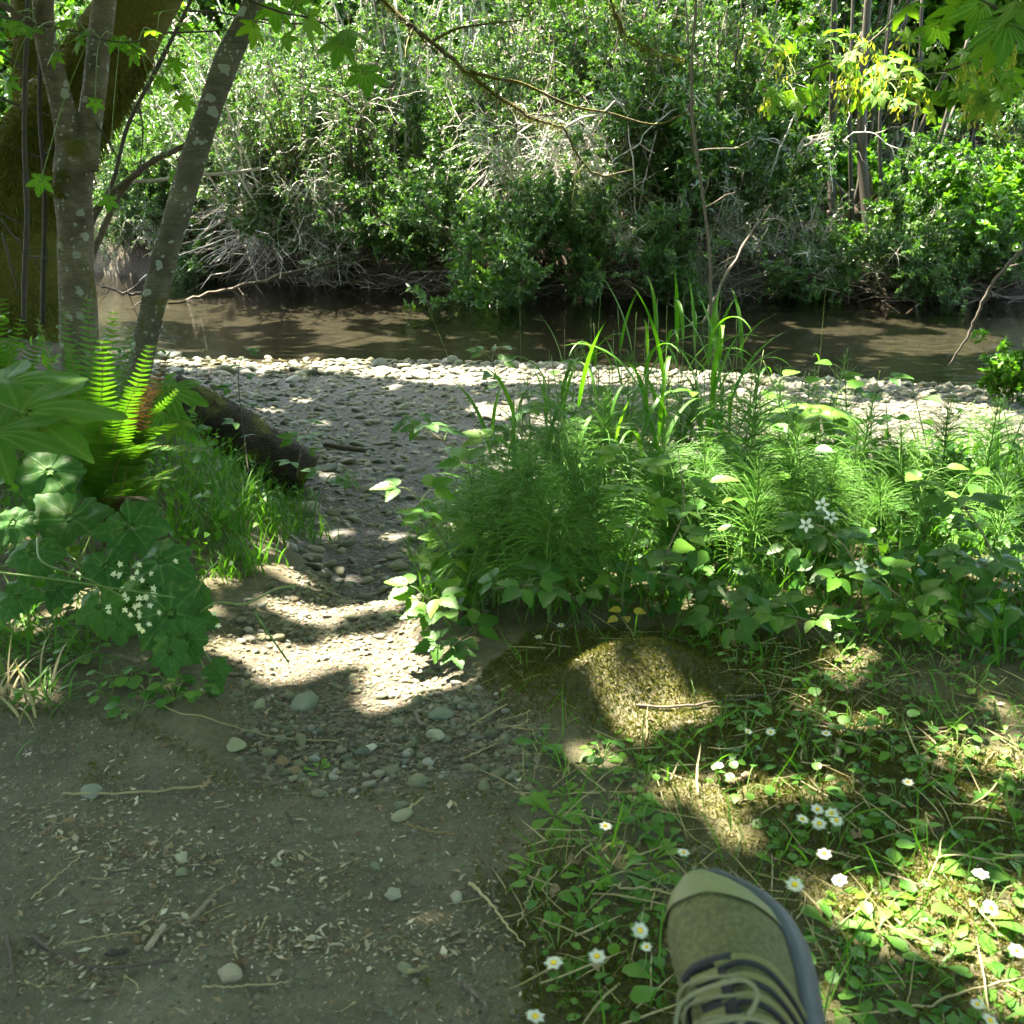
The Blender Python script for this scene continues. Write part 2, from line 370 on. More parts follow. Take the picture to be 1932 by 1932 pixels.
def ground_material():
    m, nt, b = mat('ground_soil')
    p = pos(nt, 'World'); A = lambda k: N(nt, 'Attribute', attribute_name=k).outputs['Fac']
    n1 = noise(nt, 3.5, 6, .6, p); n2 = noise(nt, 40, 6, .65, p); n3 = noise(nt, 180, 3, .6, p)
    soil = ramp(nt, n1, [(.3, (.085, .078, .050)), (.5, (.125, .114, .075)), (.68, (.165, .15, .104))])
    soil = mix(nt, .7, soil, mix(nt, n2, (.4, .4, .38), (1.5, 1.5, 1.45)), 'MULTIPLY')
    specks = ramp(nt, n3, [(.66, (0, 0, 0)), (.72, (1, 1, 1))]); soil = mix(nt, math_(nt, 'MULTIPLY', N_sep(nt, specks), .35), soil, (.32, .29, .23))
    moss = mix(nt, n2, (.03, .034, .010), (.115, .11, .03))
    soil = mix(nt, .55, soil, mix(nt, noise(nt, 13, 5, .7, p), (.5, .5, .48), (1.4, 1.4, 1.4)), 'MULTIPLY')
    fm = math_(nt, 'MULTIPLY', A('moss'), N_sep(nt, ramp(nt, noise(nt, 6, 5, .65, p), [(.36, (0, 0, 0)), (.58, (1, 1, 1))])))
    c = mix(nt, fm, soil, moss)
    lit = mix(nt, n2, (.016, .012, .008), (.08, .056, .034)); c = mix(nt, A('litter'), c, lit)  # litter brown, darkened further to stand in for shade under the far bank
    v = N(nt, 'TexVoronoi'); v.inputs['Scale'].default_value = 9; nt.links.new(p, v.inputs['Vector'])
    bed = mix(nt, n1, (.007, .0068, .006), (.028, .026, .02)); bed = mix(nt, .75, bed, mix(nt, N_sep(nt, v.outputs['Color']), (.3, .32, .3), (2.0, 1.95, 1.8)), 'MULTIPLY')
    vp = N(nt, 'TexVoronoi'); vp.inputs['Scale'].default_value = 95; nt.links.new(p, vp.inputs['Vector'])
    gv = ramp(nt, N_sep(nt, vp.outputs['Color']), [(0, (.04, .035, .025)), (.5, (.085, .075, .055)), (1, (.17, .155, .125))]); c = mix(nt, math_(nt, 'MULTIPLY', A('grav'), .8), c, gv)
    c = mix(nt, A('bed'), c, bed)
    nt.links.new(c, b.inputs['Base Color']); b.inputs['Roughness'].default_value = .9; b.inputs['Specular IOR Level'].default_value = .2
    q = bump(nt, n2, .9, .02, None); q = bump(nt, v.outputs['Distance'], .3, .03, None, q); bump(nt, n3, .8, .006, b, q)
    return m
def gravel_material(name, k=1.0):
    m, nt, b = mat(name); p = pos(nt, 'World')
    v = N(nt, 'TexVoronoi'); v.inputs['Scale'].default_value = 60; nt.links.new(p, v.inputs['Vector'])
    n = noise(nt, 30, 5, .6, p)
    c = ramp(nt, N_sep(nt, v.outputs['Color']), [(0, (.07*k, .065*k, .05*k)), (.5, (.15*k, .14*k, .11*k)), (1, (.27*k, .26*k, .22*k))])
    c = mix(nt, ramp(nt, noise(nt, 5, 4, .6, p), [(.42, (0, 0, 0)), (.6, (1, 1, 1))]), c, mix(nt, n, (.06*k, .05*k, .035*k), (.14*k, .12*k, .085*k)))
    nt.links.new(c, b.inputs['Base Color']); b.inputs['Roughness'].default_value = .9
    q = bump(nt, v.outputs['Distance'], .8, .012, None); bump(nt, n, .4, .01, b, q); return m
def fdens(a, b, n, c, s):                                  # samples from a to b, closest around c
    t = np.linspace(0, 1, n); ta = np.arcsinh((a-c)/s); tb = np.arcsinh((b-c)/s); return c+s*np.sinh(ta+(tb-ta)*t)
a_moss = lambda x, y: sstep(-.05, .12, sdpoly(x, y, DIRT)+.05*fbm(x, y, 3))*sstep(-.05, .12, sdpoly(x, y, PATH)+.05*fbm(x, y, 3))*sstep(4.5, 3, y)*np.where(x > -.2, .8, .5)
a_lit = lambda x, y: np.clip(sstep(-.12, .1, y-W2(x))+.55*sstep(2.2, 3.2, y)*sstep(.2, -.2, y-E(x)), 0, 1)
a_bed = lambda x, y: sstep(-.15, .1, y-W1(x))*sstep(.15, -.1, y-W2(x))
grid('ground', fdens(-70, 70, 330, -.1, 1.0), fdens(-30, 110, 430, 1.8, .9), ground_material(), moss=a_moss, litter=a_lit, bed=a_bed, grav=lambda x, y: sstep(.02, -.08, sdpoly(x, y, PATH)+.06*fbm(x, y, 5)))
bar = grid('gravel_bar', np.arange(-7, 9, .06), np.arange(3.0, 10.5, .06), gravel_material('gap_shade_gravel', .38), .007,  # gravel sheet coloured dark to paint the shade in gaps between stones
           lambda x, y: (y > E(x)+.55+.1*fbm(x, y, 3)) & (y < W1(x)+.1))
path = empty('gravel_path', (-.3, 2.1, 0), kind='structure')

# water
def water_material():
    m, nt, b = mat('stream_water'); nt.nodes.remove(b)
    p = pos(nt, 'World', (.8, 2.6, 1)); n1 = noise(nt, 4.5, 4, .6, p, .4); n2 = noise(nt, 22, 2, .5, p)
    q = bump(nt, n1, .35, .022, None); mr = N(nt, 'MapRange'); sx_ = N(nt, 'SeparateXYZ'); nt.links.new(pos(nt, 'World'), sx_.inputs[0]); nt.links.new(sx_.outputs[0], mr.inputs[0]); mr.inputs[1].default_value = 1.0; mr.inputs[2].default_value = 4.5; mr.inputs[3].default_value = .3; mr.inputs[4].default_value = .8; nt.links.new(mr.outputs[0], q.node.inputs['Strength']); q = bump(nt, n2, .35, .005, None, q)
    gl = N(nt, 'BsdfGlossy'); gl.inputs['Roughness'].default_value = .012; nt.links.new(q, gl.inputs['Normal'])
    tr = N(nt, 'BsdfTransparent'); tr.inputs[0].default_value = (.72, .70, .60, 1)
    fr = N(nt, 'Fresnel'); fr.inputs[0].default_value = 1.33; nt.links.new(q, fr.inputs['Normal'])
    x = N(nt, 'MixShader'); nt.links.new(fr.outputs[0], x.inputs[0]); nt.links.new(tr.outputs[0], x.inputs[1]); nt.links.new(gl.outputs[0], x.inputs[2])
    nt.links.new(x.outputs[0], nt.nodes['Material Output'].inputs[0]); return m
xs = np.linspace(-16, 16, 90); ys = np.linspace(5.8, 23, 70)
X, Y = np.meshgrid(xs, ys); k = (Y > W1(X)-.5) & (Y < W2(X)+.5)
i, j = np.meshgrid(np.arange(69), np.arange(89), indexing='ij')
F = np.stack([i*90+j, i*90+j+1, (i+1)*90+j+1, (i+1)*90+j], -1).reshape(-1, 4); F = F[k.ravel()[F].all(1)]
g = G(); g.add(np.stack([X, Y, np.full(X.shape, WATER)], -1).reshape(-1, 3), F)
tag(link('stream_water', g.mesh('stream_water', water_material())), kind='structure')

# ------------------------------------------------------------------ stones
def ico(sub):
    t = (1+5**.5)/2
    V = [(-1, t, 0), (1, t, 0), (-1, -t, 0), (1, -t, 0), (0, -1, t), (0, 1, t), (0, -1, -t), (0, 1, -t), (t, 0, -1), (t, 0, 1), (-t, 0, -1), (-t, 0, 1)]
    F = [(0, 11, 5), (0, 5, 1), (0, 1, 7), (0, 7, 10), (0, 10, 11), (1, 5, 9), (5, 11, 4), (11, 10, 2), (10, 7, 6), (7, 1, 8),
         (3, 9, 4), (3, 4, 2), (3, 2, 6), (3, 6, 8), (3, 8, 9), (4, 9, 5), (2, 4, 11), (6, 2, 10), (8, 6, 7), (9, 8, 1)]
    V = [np.array(v)/np.linalg.norm(v) for v in V]
    for _ in range(sub):
        mid, F2 = {}, []
        def m(a, b):
            k = (min(a, b), max(a, b))
            if k not in mid: V.append(nrm(V[a]+V[b])); mid[k] = len(V)-1
            return mid[k]
        for a, b, c in F:
            x, y, z = m(a, b), m(b, c), m(c, a); F2 += [(a, x, z), (b, y, x), (c, z, y), (x, y, z)]
        F = F2
    return np.array(V), np.array(F)
def stone_shape(sub, seed, rough=.16):
    r = np.random.default_rng(seed); V, F = ico(sub)
    d = np.zeros(len(V))
    for _ in range(7): d += r.uniform(.3, 1)*np.sin(V@(r.normal(size=3)*2.2)+r.uniform(0, 6))
    V = V*(1+rough*d/3)[:, None]
    for _ in range(3):                                    # a few flat broken faces
        n = nrm(r.normal(size=3)); h = r.uniform(.55, .8); s = V@n; V = V-np.maximum(s-h, 0)[:, None]*n*.85
    return V*np.array([1, r.uniform(.65, .9), r.uniform(.38, .6)]), F
SHAPES = [stone_shape(1, s) for s in range(8)]+[stone_shape(0, s, .12) for s in range(8)]
SM = []
for i_, (v, f) in enumerate([stone_shape(2, s, .2) for s in range(30, 38)]):
    g = G(); g.add(v, f); SM.append(g.mesh('stone', M['stone'])); g = G(); g.add(v, f); SM.append(g.mesh('stone', M['pathstone']))
def scatter_stones(parent, xy, r, tpl_rough, nbig, name_rest, matkey, sink=.25, tilt=.35, hidden=None, smooth=True):
    x, y = xy; z = H(x, y)
    px, py, dep = project(np.stack([x, y, z], -1))
    vis = (px > 0) & (px < 1932) & (py > 0) & (py < 1932)
    if hidden is not None: vis &= ~hidden(px, py)
    size = np.where(vis, r/dep, 0); order = np.argsort(-size); big = order[:nbig]; rest = order[nbig:]
    for k in big:
        a = U(0, 6.28); t = rng.normal(size=2)*tilt*.6
        zz = nrm(np.array([t[0], t[1], 1]))
        put('stone', SM[2*int(U(0, 8))+(1 if matkey == 'pathstone' else 0)], parent, (x[k], y[k], z[k]+r[k]*(.45-sink)), (math.cos(a), math.sin(a), 0), zz, r[k]*U(.85, 1.15))
    g = G(); which = rng.integers(0, 8, len(rest)); which[2600:] += 8
    for s, (v, f) in enumerate(SHAPES):
        k = rest[which == s]
        if not len(k): continue
        a = U(0, 6.28, len(k)); Yd = np.stack([np.cos(a), np.sin(a), rng.normal(size=len(k))*tilt], -1)
        Zh = np.stack([rng.normal(size=len(k))*tilt, rng.normal(size=len(k))*tilt, np.ones(len(k))], -1)
        V, Fs = copies(v, f, frames(Yd, Zh, r[k]), np.stack([x[k], y[k], z[k]+r[k]*(.45-sink)], -1)); g.add(V, Fs)
    o = part(name_rest, g, M[matkey], parent, smooth=smooth); o['kind'] = 'stuff'; return o
n = 24000
x = U(-4.2, 5.6, n); y = U(3.0, 9.4, n)
keep = (y > E(x)+.5+.15*fbm(x, y, 3)) & (y < W1(x)+.25)
x, y = x[keep], y[keep]; r = np.clip(rng.lognormal(-3.88, .38, len(x)), .01, .08)*np.where(y > W1(x)-.7, 1.5, 1)
scatter_stones(bar, (x, y), r, .16, 300, 'small_stones', 'stone', hidden=lambda px, py: (px > 980) & (py > 700))
n = 24000
x = U(-1.1, .35, n); y = U(1.4, 3.5, n)
keep = (sdpoly(x, y, PATH)+.05*fbm(x, y, 6) < U(-.06, .03, n)) | ((np.abs(x+.33-.06*(y-2.6)) < .27) & (y > 2.45))
x, y = x[keep], y[keep]; dens = fbm(x, y, 4)+.5*fbm(x, y, 9) > U(-1.3, .45, len(x)); x, y = x[dens], y[dens]
r = np.clip(rng.lognormal(-5.3, .5, len(x)), .0025, .02)
scatter_stones(path, (x, y), r, .16, 290, 'fine_gravel', 'pathstone', smooth=False)
# far shingle
x = U(3.0, 7.2, 900); y = U(13.2, 14.6, 900); u = y-W2(x); keep = (u > -.3) & (u < .9) & (H(x, y) < WATER+.42)
x, y = x[keep], y[keep]
shingle = empty('far_shingle', (5, 13.7, WATER), kind='structure')
scatter_stones(shingle, (x, y), np.clip(rng.lognormal(-3.0, .35, len(x)), .025, .11), .16, 60, 'small_stones', 'stone')
# loose single stones
LS = []
for s_ in range(50, 58):
    v, f = stone_shape(2, s_, .26); g = G(); g.add(v, f); LS.append(g.mesh('stone', M['loose'], s_ % 2 == 0))
def loose(px, py, r_, label, k, flat=(1, 1, 1), a=None):
    p = ground(px, py); a = U(0, 6.28) if a is None else a
    o = put('loose_stone', LS[k], None, (p[0], p[1], p[2]+r_*.2), (math.cos(a), math.sin(a), 0), (U(-.2, .2), U(-.2, .2), 1), (r_*flat[0], r_*flat[1], r_*flat[2]))
    tag(o, label, 'stone', 'loose stones around the path')
for a in [(573, 1330, .031, 'large pale grey pointed stone lying in the upper left of the gravel path', 0),
          (445, 1408, .026, 'mottled grey angular stone at the left edge of the gravel path', 1), (174, 1497, .02, 'pale green oval stone lying against a straight stick on the dirt', 2),
          (788, 1476, .019, 'flat blue-grey stone at the border of gravel and dirt', 3), (822, 1392, .024, 'grey rounded stone, lower of two beside the short stick in the gravel', 4),
          (832, 1352, .026, 'flat bluish stone, upper of two beside the short stick in the gravel', 5), (750, 1366, .016, 'dark blue-grey stone standing in the middle of the gravel path', 6),
          (758, 1541, .019, 'pale grey cube-like stone on the dirt below the path mouth', 7), (757, 1523, .013, 'small flat stone touching the pale cube-like stone on the dirt', 0),
          (343, 1620, .013, 'pale blue angular pebble, upper of a pair on the dirt', 1), (343, 1647, .010, 'white round pebble, lower of a pair on the dirt', 2),
          (433, 1843, .017, 'round blue-grey stone near the lower edge of the dirt', 3), (764, 1830, .013, 'blue angular pebble beside a pale wood chip on the dirt', 4),
          (742, 1690, .014, 'flat dark grey pebble left of the sun spot on the dirt', 5), (862, 1695, .013, 'thin grey shard of stone just right of the sun spot', 6),
          (490, 1332, .019, 'dull grey stone left of the large pale pointed stone', 7), (707, 1636, .009, 'small blue pebble above the flat dark pebble on the dirt', 0),
          (523, 1632, .008, 'small grey-green pebble in the open dirt', 2), (700, 1412, .012, 'little teal-grey stone in the lower gravel', 5)]:
    loose(*a)
# ------------------------------------------------------------------ leaf templates
def lance(wd=.17, fold=.06, droop=.08):                    # 4 triangles, along +Y, length 1
    V = np.array([[0, 0, 0], [-wd, .42, fold], [wd, .42, fold], [0, .5, 0], [0, 1, -droop]])
    return V, np.array([[0, 2, 3], [3, 2, 4], [0, 3, 1], [1, 3, 4]])
def quadleaf(wd=.2, fold=.05, droop=.1):
    V = np.array([[0, 0, 0], [-wd, .45, fold], [wd, .45, fold], [0, 1, -droop]]); return V, np.array([[0, 2, 3], [0, 3, 1]])
def outline_leaf(wfun, n=9, fold=.12, droop=.15, teeth=0.0, cup=0.0):
    t = np.linspace(0, 1, n); w_ = wfun(t); sgn = np.where(np.arange(n) % 2, 1, -1)*teeth*w_
    mid = np.stack([0*t, t, -droop*t**2], -1)
    L = np.stack([-(w_+sgn), t-teeth*.3*np.where(np.arange(n) % 2, -1, 1)*(w_ > .01)*.3, fold*w_-droop*t**2+cup*w_**2], -1); R = L*np.array([-1, 1, 1])
    V = np.concatenate([mid, L, R]); i = np.arange(n-1)
    return V, np.concatenate([np.stack([i, i+1, n+i+1, n+i], -1), np.stack([i, 2*n+i, 2*n+i+1, i+1], -1)])
OVLOW = outline_leaf(lambda t: .33*np.sin(np.pi*t**.75)**.8*(1-.25*t), 6, .25, .25, .0)
OVATE = outline_leaf(lambda t: .34*np.sin(np.pi*t**.75)**.8*(1-.25*t), 13, .25, .2, .10)
SPAT = outline_leaf(lambda t: .05+.22*np.clip((t-.3)/.5, 0, 1)**1.2*np.sqrt(np.clip(1.02-t, 0, 1))*1.9, 10, .25, .35, .04)
HEART = outline_leaf(lambda t: .5*np.sqrt(np.clip(np.sin(np.pi*np.clip(t*.93+.07, 0, 1)), 0, 1)), 10, .15, .15, .05)
PINNA = outline_leaf(lambda t: .13*(1-t**2.2)+.0*t, 5, .05, .12, .06)
def palmate(lobes, r0, nr=7, na=108, teeth=.05, tf=9, droop=.18, pleat=.03, sinus=28, pw=1.35, seed=0):
    r_ = np.random.default_rng(seed)
    th = np.linspace(-180+sinus*.15, 180-sinus*.15, na); R = np.full(na, r0)
    R *= 1-.55*np.exp(-((np.abs(th)-180)/sinus)**2)
    for a, l, hw in lobes:
        u = np.clip(np.abs(th-a)/hw, 0, 1); R = np.maximum(R, r0+(l-r0)*(1-u**pw))
    R = R*(1+teeth*np.abs(np.sin(np.radians(th)*tf+np.sin(np.radians(th)*3)))-teeth*.5)
    a = np.radians(th); q = (np.arange(nr)+1)/nr
    X = q[:, None]*R*np.sin(a); Y = q[:, None]*R*np.cos(a); rr = q[:, None]*R
    vein = np.zeros_like(X); near = np.full(X.shape, 9.)
    for la, l, hw in lobes:
        d = np.radians(la); s = X*math.sin(d)+Y*math.cos(d); o = np.abs(X*math.cos(d)-Y*math.sin(d))
        ok = s > 0; wv = .011+.012*np.clip(1-s/l, 0, 1)
        vein = np.maximum(vein, np.where(ok, np.exp(-(o/wv)**2), 0)); near = np.where(ok, np.minimum(near, o), near)
    ph = (r_.uniform(0, 6), r_.uniform(0, 6))
    Z = pleat*np.minimum(near, .25)/.25*1.2-droop*rr**2+.025*np.sin(X*7+ph[0])*np.sin(Y*6+ph[1])
    V = np.concatenate([[[0, 0, 0]], np.stack([X, Y, Z], -1).reshape(-1, 3)])
    i, j = np.meshgrid(np.arange(nr-1), np.arange(na-1), indexing='ij')
    Q = np.stack([1+i*na+j, 1+i*na+j+1, 1+(i+1)*na+j+1, 1+(i+1)*na+j], -1).reshape(-1, 4)
    jj = np.arange(na-1); Tn = np.stack([0*jj, 1+jj, 2+jj], -1)
    return V, [Q, Tn], np.concatenate([[1], vein.ravel()])
MAPLE_L = [(0, 1.0, 34), (53, .93, 30), (-53, .93, 30), (108, .62, 30), (-108, .62, 30), (20, .74, 12), (-20, .74, 12), (70, .66, 12), (-70, .66, 12), (36, .64, 12), (-36, .64, 12)]
def leafmesh(name, P, m):
    g = G(); V, F, v = P; g.add(V, F, vein=v); return g.mesh(name, m)
MAPLE = [leafmesh('maple_leaf', palmate(MAPLE_L, .3, 6, 110, .05, 14, d, .05, 30, 1.15, s), M['maple']) for s, d in ((1, .12), (2, .35), (3, .55))]
VINE_L = [(0, .98, 45), (58, .9, 38), (-58, .9, 38), (112, .88, 38), (-112, .88, 38), (155, .72, 25), (-155, .72, 25)]
def vine_leaf(s, d):
    q = np.random.default_rng(s); L = [(a+q.normal()*5, l*q.uniform(.82, 1.1), hw*q.uniform(.8, 1.1)) for a, l, hw in VINE_L]
    V, F, v = palmate(L, .56, 8, 120, .06, 12+s % 4, d, .03, 20, 1.0, s); V[:, 2] += .22*np.abs(V[:, 0])*q.uniform(.0, 1.2)-.18*q.normal()*V[:, 0]*V[:, 1]+.05*np.sin(V[:, 0]*9+s)*np.sin(V[:, 1]*8)
    return leafmesh('vine_leaf', (V, F, v), M['vine'])
VINE = [vine_leaf(4+i, d) for i, d in enumerate((.1, .3, .5, .2, .4, .6, .25))]
BIGM = leafmesh('big_maple_leaf', palmate([(0, 1.0, 30), (50, .97, 27), (-50, .97, 27), (104, .72, 27), (-104, .72, 27), (19, .66, 11), (-19, .66, 11), (68, .62, 11), (-68, .62, 11)], .28, 9, 150, .06, 15, .14, .03, 30, 1.05, 8), M['maple'])
BUTTER = leafmesh('butterbur_leaf', palmate([(0, .95, 60), (70, .97, 60), (-70, .97, 60), (140, .95, 50), (-140, .95, 50)], .8, 7, 110, .06, 13, .30, .06, 14, 1.5, 9), M['broad'])

# ------------------------------------------------------------------ shrubs of the far bank
def shrub_arrays(h, spread, nst, ntw, nlf, leaf, bend=.6, lean=(.05, .6), leafz=None, tw_len=.34, droop=0.2):
    base = np.stack([rng.normal(size=nst)*.12*spread, rng.normal(size=nst)*.12*spread, np.full(nst, -.05)], -1)
    az = U(0, 6.283, nst); P = arcs(base, az, U(*lean, nst), U(.1, bend, nst), h*U(.65, 1.1, nst), 9, .12)
    Rr = (h*.0065*U(.6, 1.3, nst))[:, None]*np.linspace(1, .3, 9)[None]
    S = tubes(P, Rr, 5)
    si = rng.integers(0, nst, nst*ntw); t = U(.12, 1, nst*ntw)**.8*7.99; k = t.astype(int); u = (t-k)[:, None]
    b = P[si, k]*(1-u)+P[si, k+1]*u; tan = nrm(P[si, k+1]-P[si, k])
    d = nrm(tan*.7+rv(len(b))*.95+np.array([0, 0, .15])); L = h*tw_len*U(.4, 1, len(b))*(1.15-t/8*.6)
    K = 5; q = np.linspace(0, 1, K)[None, :, None]
    tp = b[:, None]+d[:, None]*L[:, None, None]*q+np.array([0, 0, -1])*(droop*L[:, None, None]*q**2)+rng.normal(size=(len(b), K, 3))*.02*h*.4*q
    T = tubes(tp, np.linspace(1, .35, K)[None]*(h*.0022*U(.6, 1.2, len(b)))[:, None], 3)
    li = rng.integers(0, len(b), len(b)*nlf); t = U(.15, 1, len(li))*(K-1.001); k = t.astype(int); u = (t-k)[:, None]
    lp = tp[li, k]*(1-u)+tp[li, k+1]*u; ld = nrm(nrm(tp[li, k+1]-tp[li, k])*.7+rv(len(li))*.8)
    LS = leaf*U(.55, 1.25, len(li))
    Fr = frames(ld, np.array([0, 0, 1])+rv(len(li))*.75, LS)
    return S, T, (lp, Fr)
def shrub_meshes(name, leafmat, twigmat, leaf=.06, tpl=None, **k):
    S, T, (lp, Fr) = shrub_arrays(leaf=leaf, **k)
    a = G(); a.add(*S); a.add(*T); b = G()
    if len(lp): V, F = copies(*(tpl or quadleaf(.2)), Fr, lp); b.add(V, F)
    return a.mesh('stems', twigmat), (b.mesh('foliage', leafmat, False) if len(lp) else None)
KIND = {}
KIND['willow'] = [shrub_meshes('w', M['willow'], M['twig'], .09, h=2.0, spread=1, nst=13, ntw=18, nlf=36) for _ in range(3)]
KIND['leggy'] = [shrub_meshes('l', M['willow'], M[tm], .075, h=3.0, spread=1.6, nst=22, ntw=16, nlf=17, bend=.35, lean=(.02, .35), tw_len=.2) for tm in ('twig', 'twig_pale', 'twig')]
KIND['bare'] = [shrub_meshes('b', M['willow'], M['twig_pale'], .06, h=1.8, spread=1.3, nst=14, ntw=24, nlf=5, bend=1.0, tw_len=.42, droop=.45) for _ in range(2)]
KIND['broad'] = [shrub_meshes('r', M['broad'], M['twig'], .11, quadleaf(.34, .07, .12), h=1.2, spread=1.2, nst=12, ntw=12, nlf=16, bend=.9) for _ in range(2)]
KIND['tree'] = [shrub_meshes('t', M['broad'], M['stem_dark'], .12, quadleaf(.36), h=4.5, spread=1.5, nst=9, ntw=34, nlf=36, bend=.3, lean=(.02, .3), tw_len=.3) for _ in range(2)]
def shrub(kind, v, loc, scale, az, name, label, group, tilt=(0, 0), cat='shrub'):
    a, b = KIND[kind][v % len(KIND[kind])]
    o = empty(name, loc, label, cat, group); o.rotation_mode = 'ZYX'; o.rotation_euler = (tilt[0], tilt[1], az); o.scale = (scale,)*3
    link('stems', a, o)
    if b: f = link('foliage', b, o); f['kind'] = 'stuff'
    return o
def bank(px, off): # ground point on the far bank seen in column px, off metres behind the water's edge
    y = 15.0
    for _ in range(6):
        x = (px-966)/966*TAN*(y*math.cos(PITCH)+1.5*math.sin(PITCH)); y = float(W2(x))+off
    return np.array([x, y, gz(x, y)])
grp = 'willow shrubs along the far bank'
named = [('willow', 0, 930, -.05, 1.05, (1.25, 0), 'bright green willow spilling down from the far bank into the stream', 4.5),
         ('willow', 1, 880, .3, .8, (.7, -.2), 'low leafy willow on the far bank left of the spilling one', 2),
         ('willow', 2, 1050, .3, .8, (.6, .3), 'dark leafy willow on the far bank right of the spilling one', 1),
         ('willow', 1, 1290, .9, 1.25, (.25, 0), 'large dense willow on the far bank in front of the bare stems', 1.1),
         ('willow', 0, 1200, 1.2, 1.15, (.1, 0), 'dense blue-green willow left of the largest one on the far bank', 2.2),
         ('willow', 2, 1400, .7, .9, (.3, .1), 'shaded willow between the large willow and the multi-stem clump', 3.2),
         ('leggy', 0, 760, 2.6, 1.1, (.05, 0), 'tall leggy shrub with pale upright stems above the brush pile', 0),
         ('leggy', 1, 560, 1.8, 1.1, (.1, -.1), 'tall sunlit shrub seen just right of the leaning trunk', 2),
         ('leggy', 2, 660, 1.5, 1.0, (.15, 0), 'upright shrub directly behind the pale brush pile', 4),
         ('bare', 0, 1010, 1.2, 1.25, (.35, 0), 'dead shrub of pale curved bare twigs in the middle of the far bank', 1),
         ('bare', 1, 1080, 1.0, 1.1, (.4, .2), 'second bare twiggy shrub just right of the dead curved one', 3),
         ('bare', 0, 620, .5, 1.0, (.5, -.3), 'bare grey shrub rooted in the brush pile', 2.2),
         ('broad', 0, 1800, 1.2, 1.1, (.1, 0), 'light green broad-leaved bush on the right far bank', 0),
         ('broad', 1, 1730, .5, .8, (.4, 0), 'dark broad-leaved bush below the root clump on the far bank', 2),
         ('broad', 0, 1880, .4, .9, (.3, 0), 'low broad-leaved bush at the right edge of the far bank', 4)]
for kd, v, px, off, s, tl, lab, az in named:
    shrub(kd, v, bank(px, off), s, az, 'willow_shrub' if kd != 'broad' else 'broadleaf_bush', lab, grp, tl)
r = random.Random(5)
def zone(n, kinds, px0, px1, o0, o1, s0, s1, name, label, group, cat='shrub', lean=.25, l0=0):
    for i in range(n):
        px = px0+(px1-px0)*(i+r.random())/n
        shrub(r.choice(kinds), r.randrange(9), bank(px, r.uniform(o0, o1)), r.uniform(s0, s1), r.uniform(0, 6.28), name, '%s from the left: %s' % (ordinal(i), label), group, (r.uniform(l0, lean), r.uniform(-lean, lean)*.6), cat)
zone(14, ['willow', 'leggy', 'bare'], 180, 620, .0, 1.8, .7, 1.05, 'willow_shrub', 'sunlit willow between forked and leaning trunk', 'sunlit willows on the left far bank', lean=.5)
zone(18, ['willow', 'bare', 'leggy', 'bare', 'broad'], 600, 1420, .8, 2.4, .7, 1.1, 'willow_shrub', 'willow in the middle row of the far thicket', 'middle row of the far thicket')
zone(24, ['willow', 'willow', 'bare'], 560, 1900, .0, .4, .45, .72, 'willow_shrub', 'low willow overhanging the undercut far bank', 'overhanging willows at the waterline', lean=1.1, l0=.6)
zone(18, ['leggy', 'willow', 'leggy'], 150, 1500, 2.4, 4.6, .9, 1.3, 'thicket_shrub', 'leggy shrub deep in the far thicket', 'shrubs deep in the thicket')
zone(14, ['broad', 'willow', 'broad'], 1460, 1980, .3, 3.2, .6, .95, 'bank_bush', 'leafy bush around the multi-stem clump', 'bushes on the right far bank', lean=.4)
zone(26, ['tree', 'leggy', 'willow'], -60, 2000, 4.6, 8.5, 1.0, 1.5, 'understory_tree', 'small tree at the back of the thicket', 'trees closing off the view', 'tree', .1)
zone(24, ['tree'], -260, 2200, 8.5, 15, 1.2, 1.9, 'hillside_tree', 'tall tree on the slope behind', 'trees on the slope behind', 'tree', .1)
zone(6, ['willow', 'bare'], 170, 420, .0, .4, .5, .7, 'willow_shrub', 'low twiggy willow at the left waterline', 'low willows at the left waterline', lean=.9, l0=.4)
zone(8, ['willow', 'broad'], -100, 230, .3, 3.5, .8, 1.1, 'willow_shrub', 'willow across the stream, left of the fork', 'willows behind the left trunks')

for i in range(34):                                         # long arching bare stems in front of the leaves
    px = 380+(i+r.random())*33; A = bank(px, r.uniform(.2, 1.0)); A[2] -= .05; s_ = r.choice([-1, 1])*r.uniform(.3, 1.1); hgt_ = r.uniform(.9, 2.2)
    B = A+np.array([s_*.45, -.2, hgt_*.75]); D_ = A+np.array([s_*1.3, -r.uniform(.3, 1.0), hgt_*r.uniform(.55, 1.0)])
    P = spline([A, B, (B+D_)/2+np.array([0, 0, .25]), D_], 18); P[1:] += rng.normal(size=(17, 3))*.012; e = empty('arching_stem', tuple(A), '%s from the left: long arching bare stem before the far thicket' % ordinal(i), 'stem', 'arching bare stems of the far thicket')
    g = G(); g.add(*tubes(P, np.linspace(.013, .004, 18), 5)); part('stem', g, M['twig_pale' if r.random() < .6 else 'twig'], e)
    for k in range(5):
        j = r.randrange(6, 17); d = nrm(nrm(P[j]-P[j-1])*.5+rv(1)[0]*.8); Lk = r.uniform(.2, .6); t = np.linspace(0, 1, 5)[:, None]; g = G(); g.add(*tubes(P[j]+d*Lk*t+rng.normal(size=(5, 3))*.02*t, np.linspace(.005, .0018, 5), 4)); part('twig', g, M['twig_pale'], e)
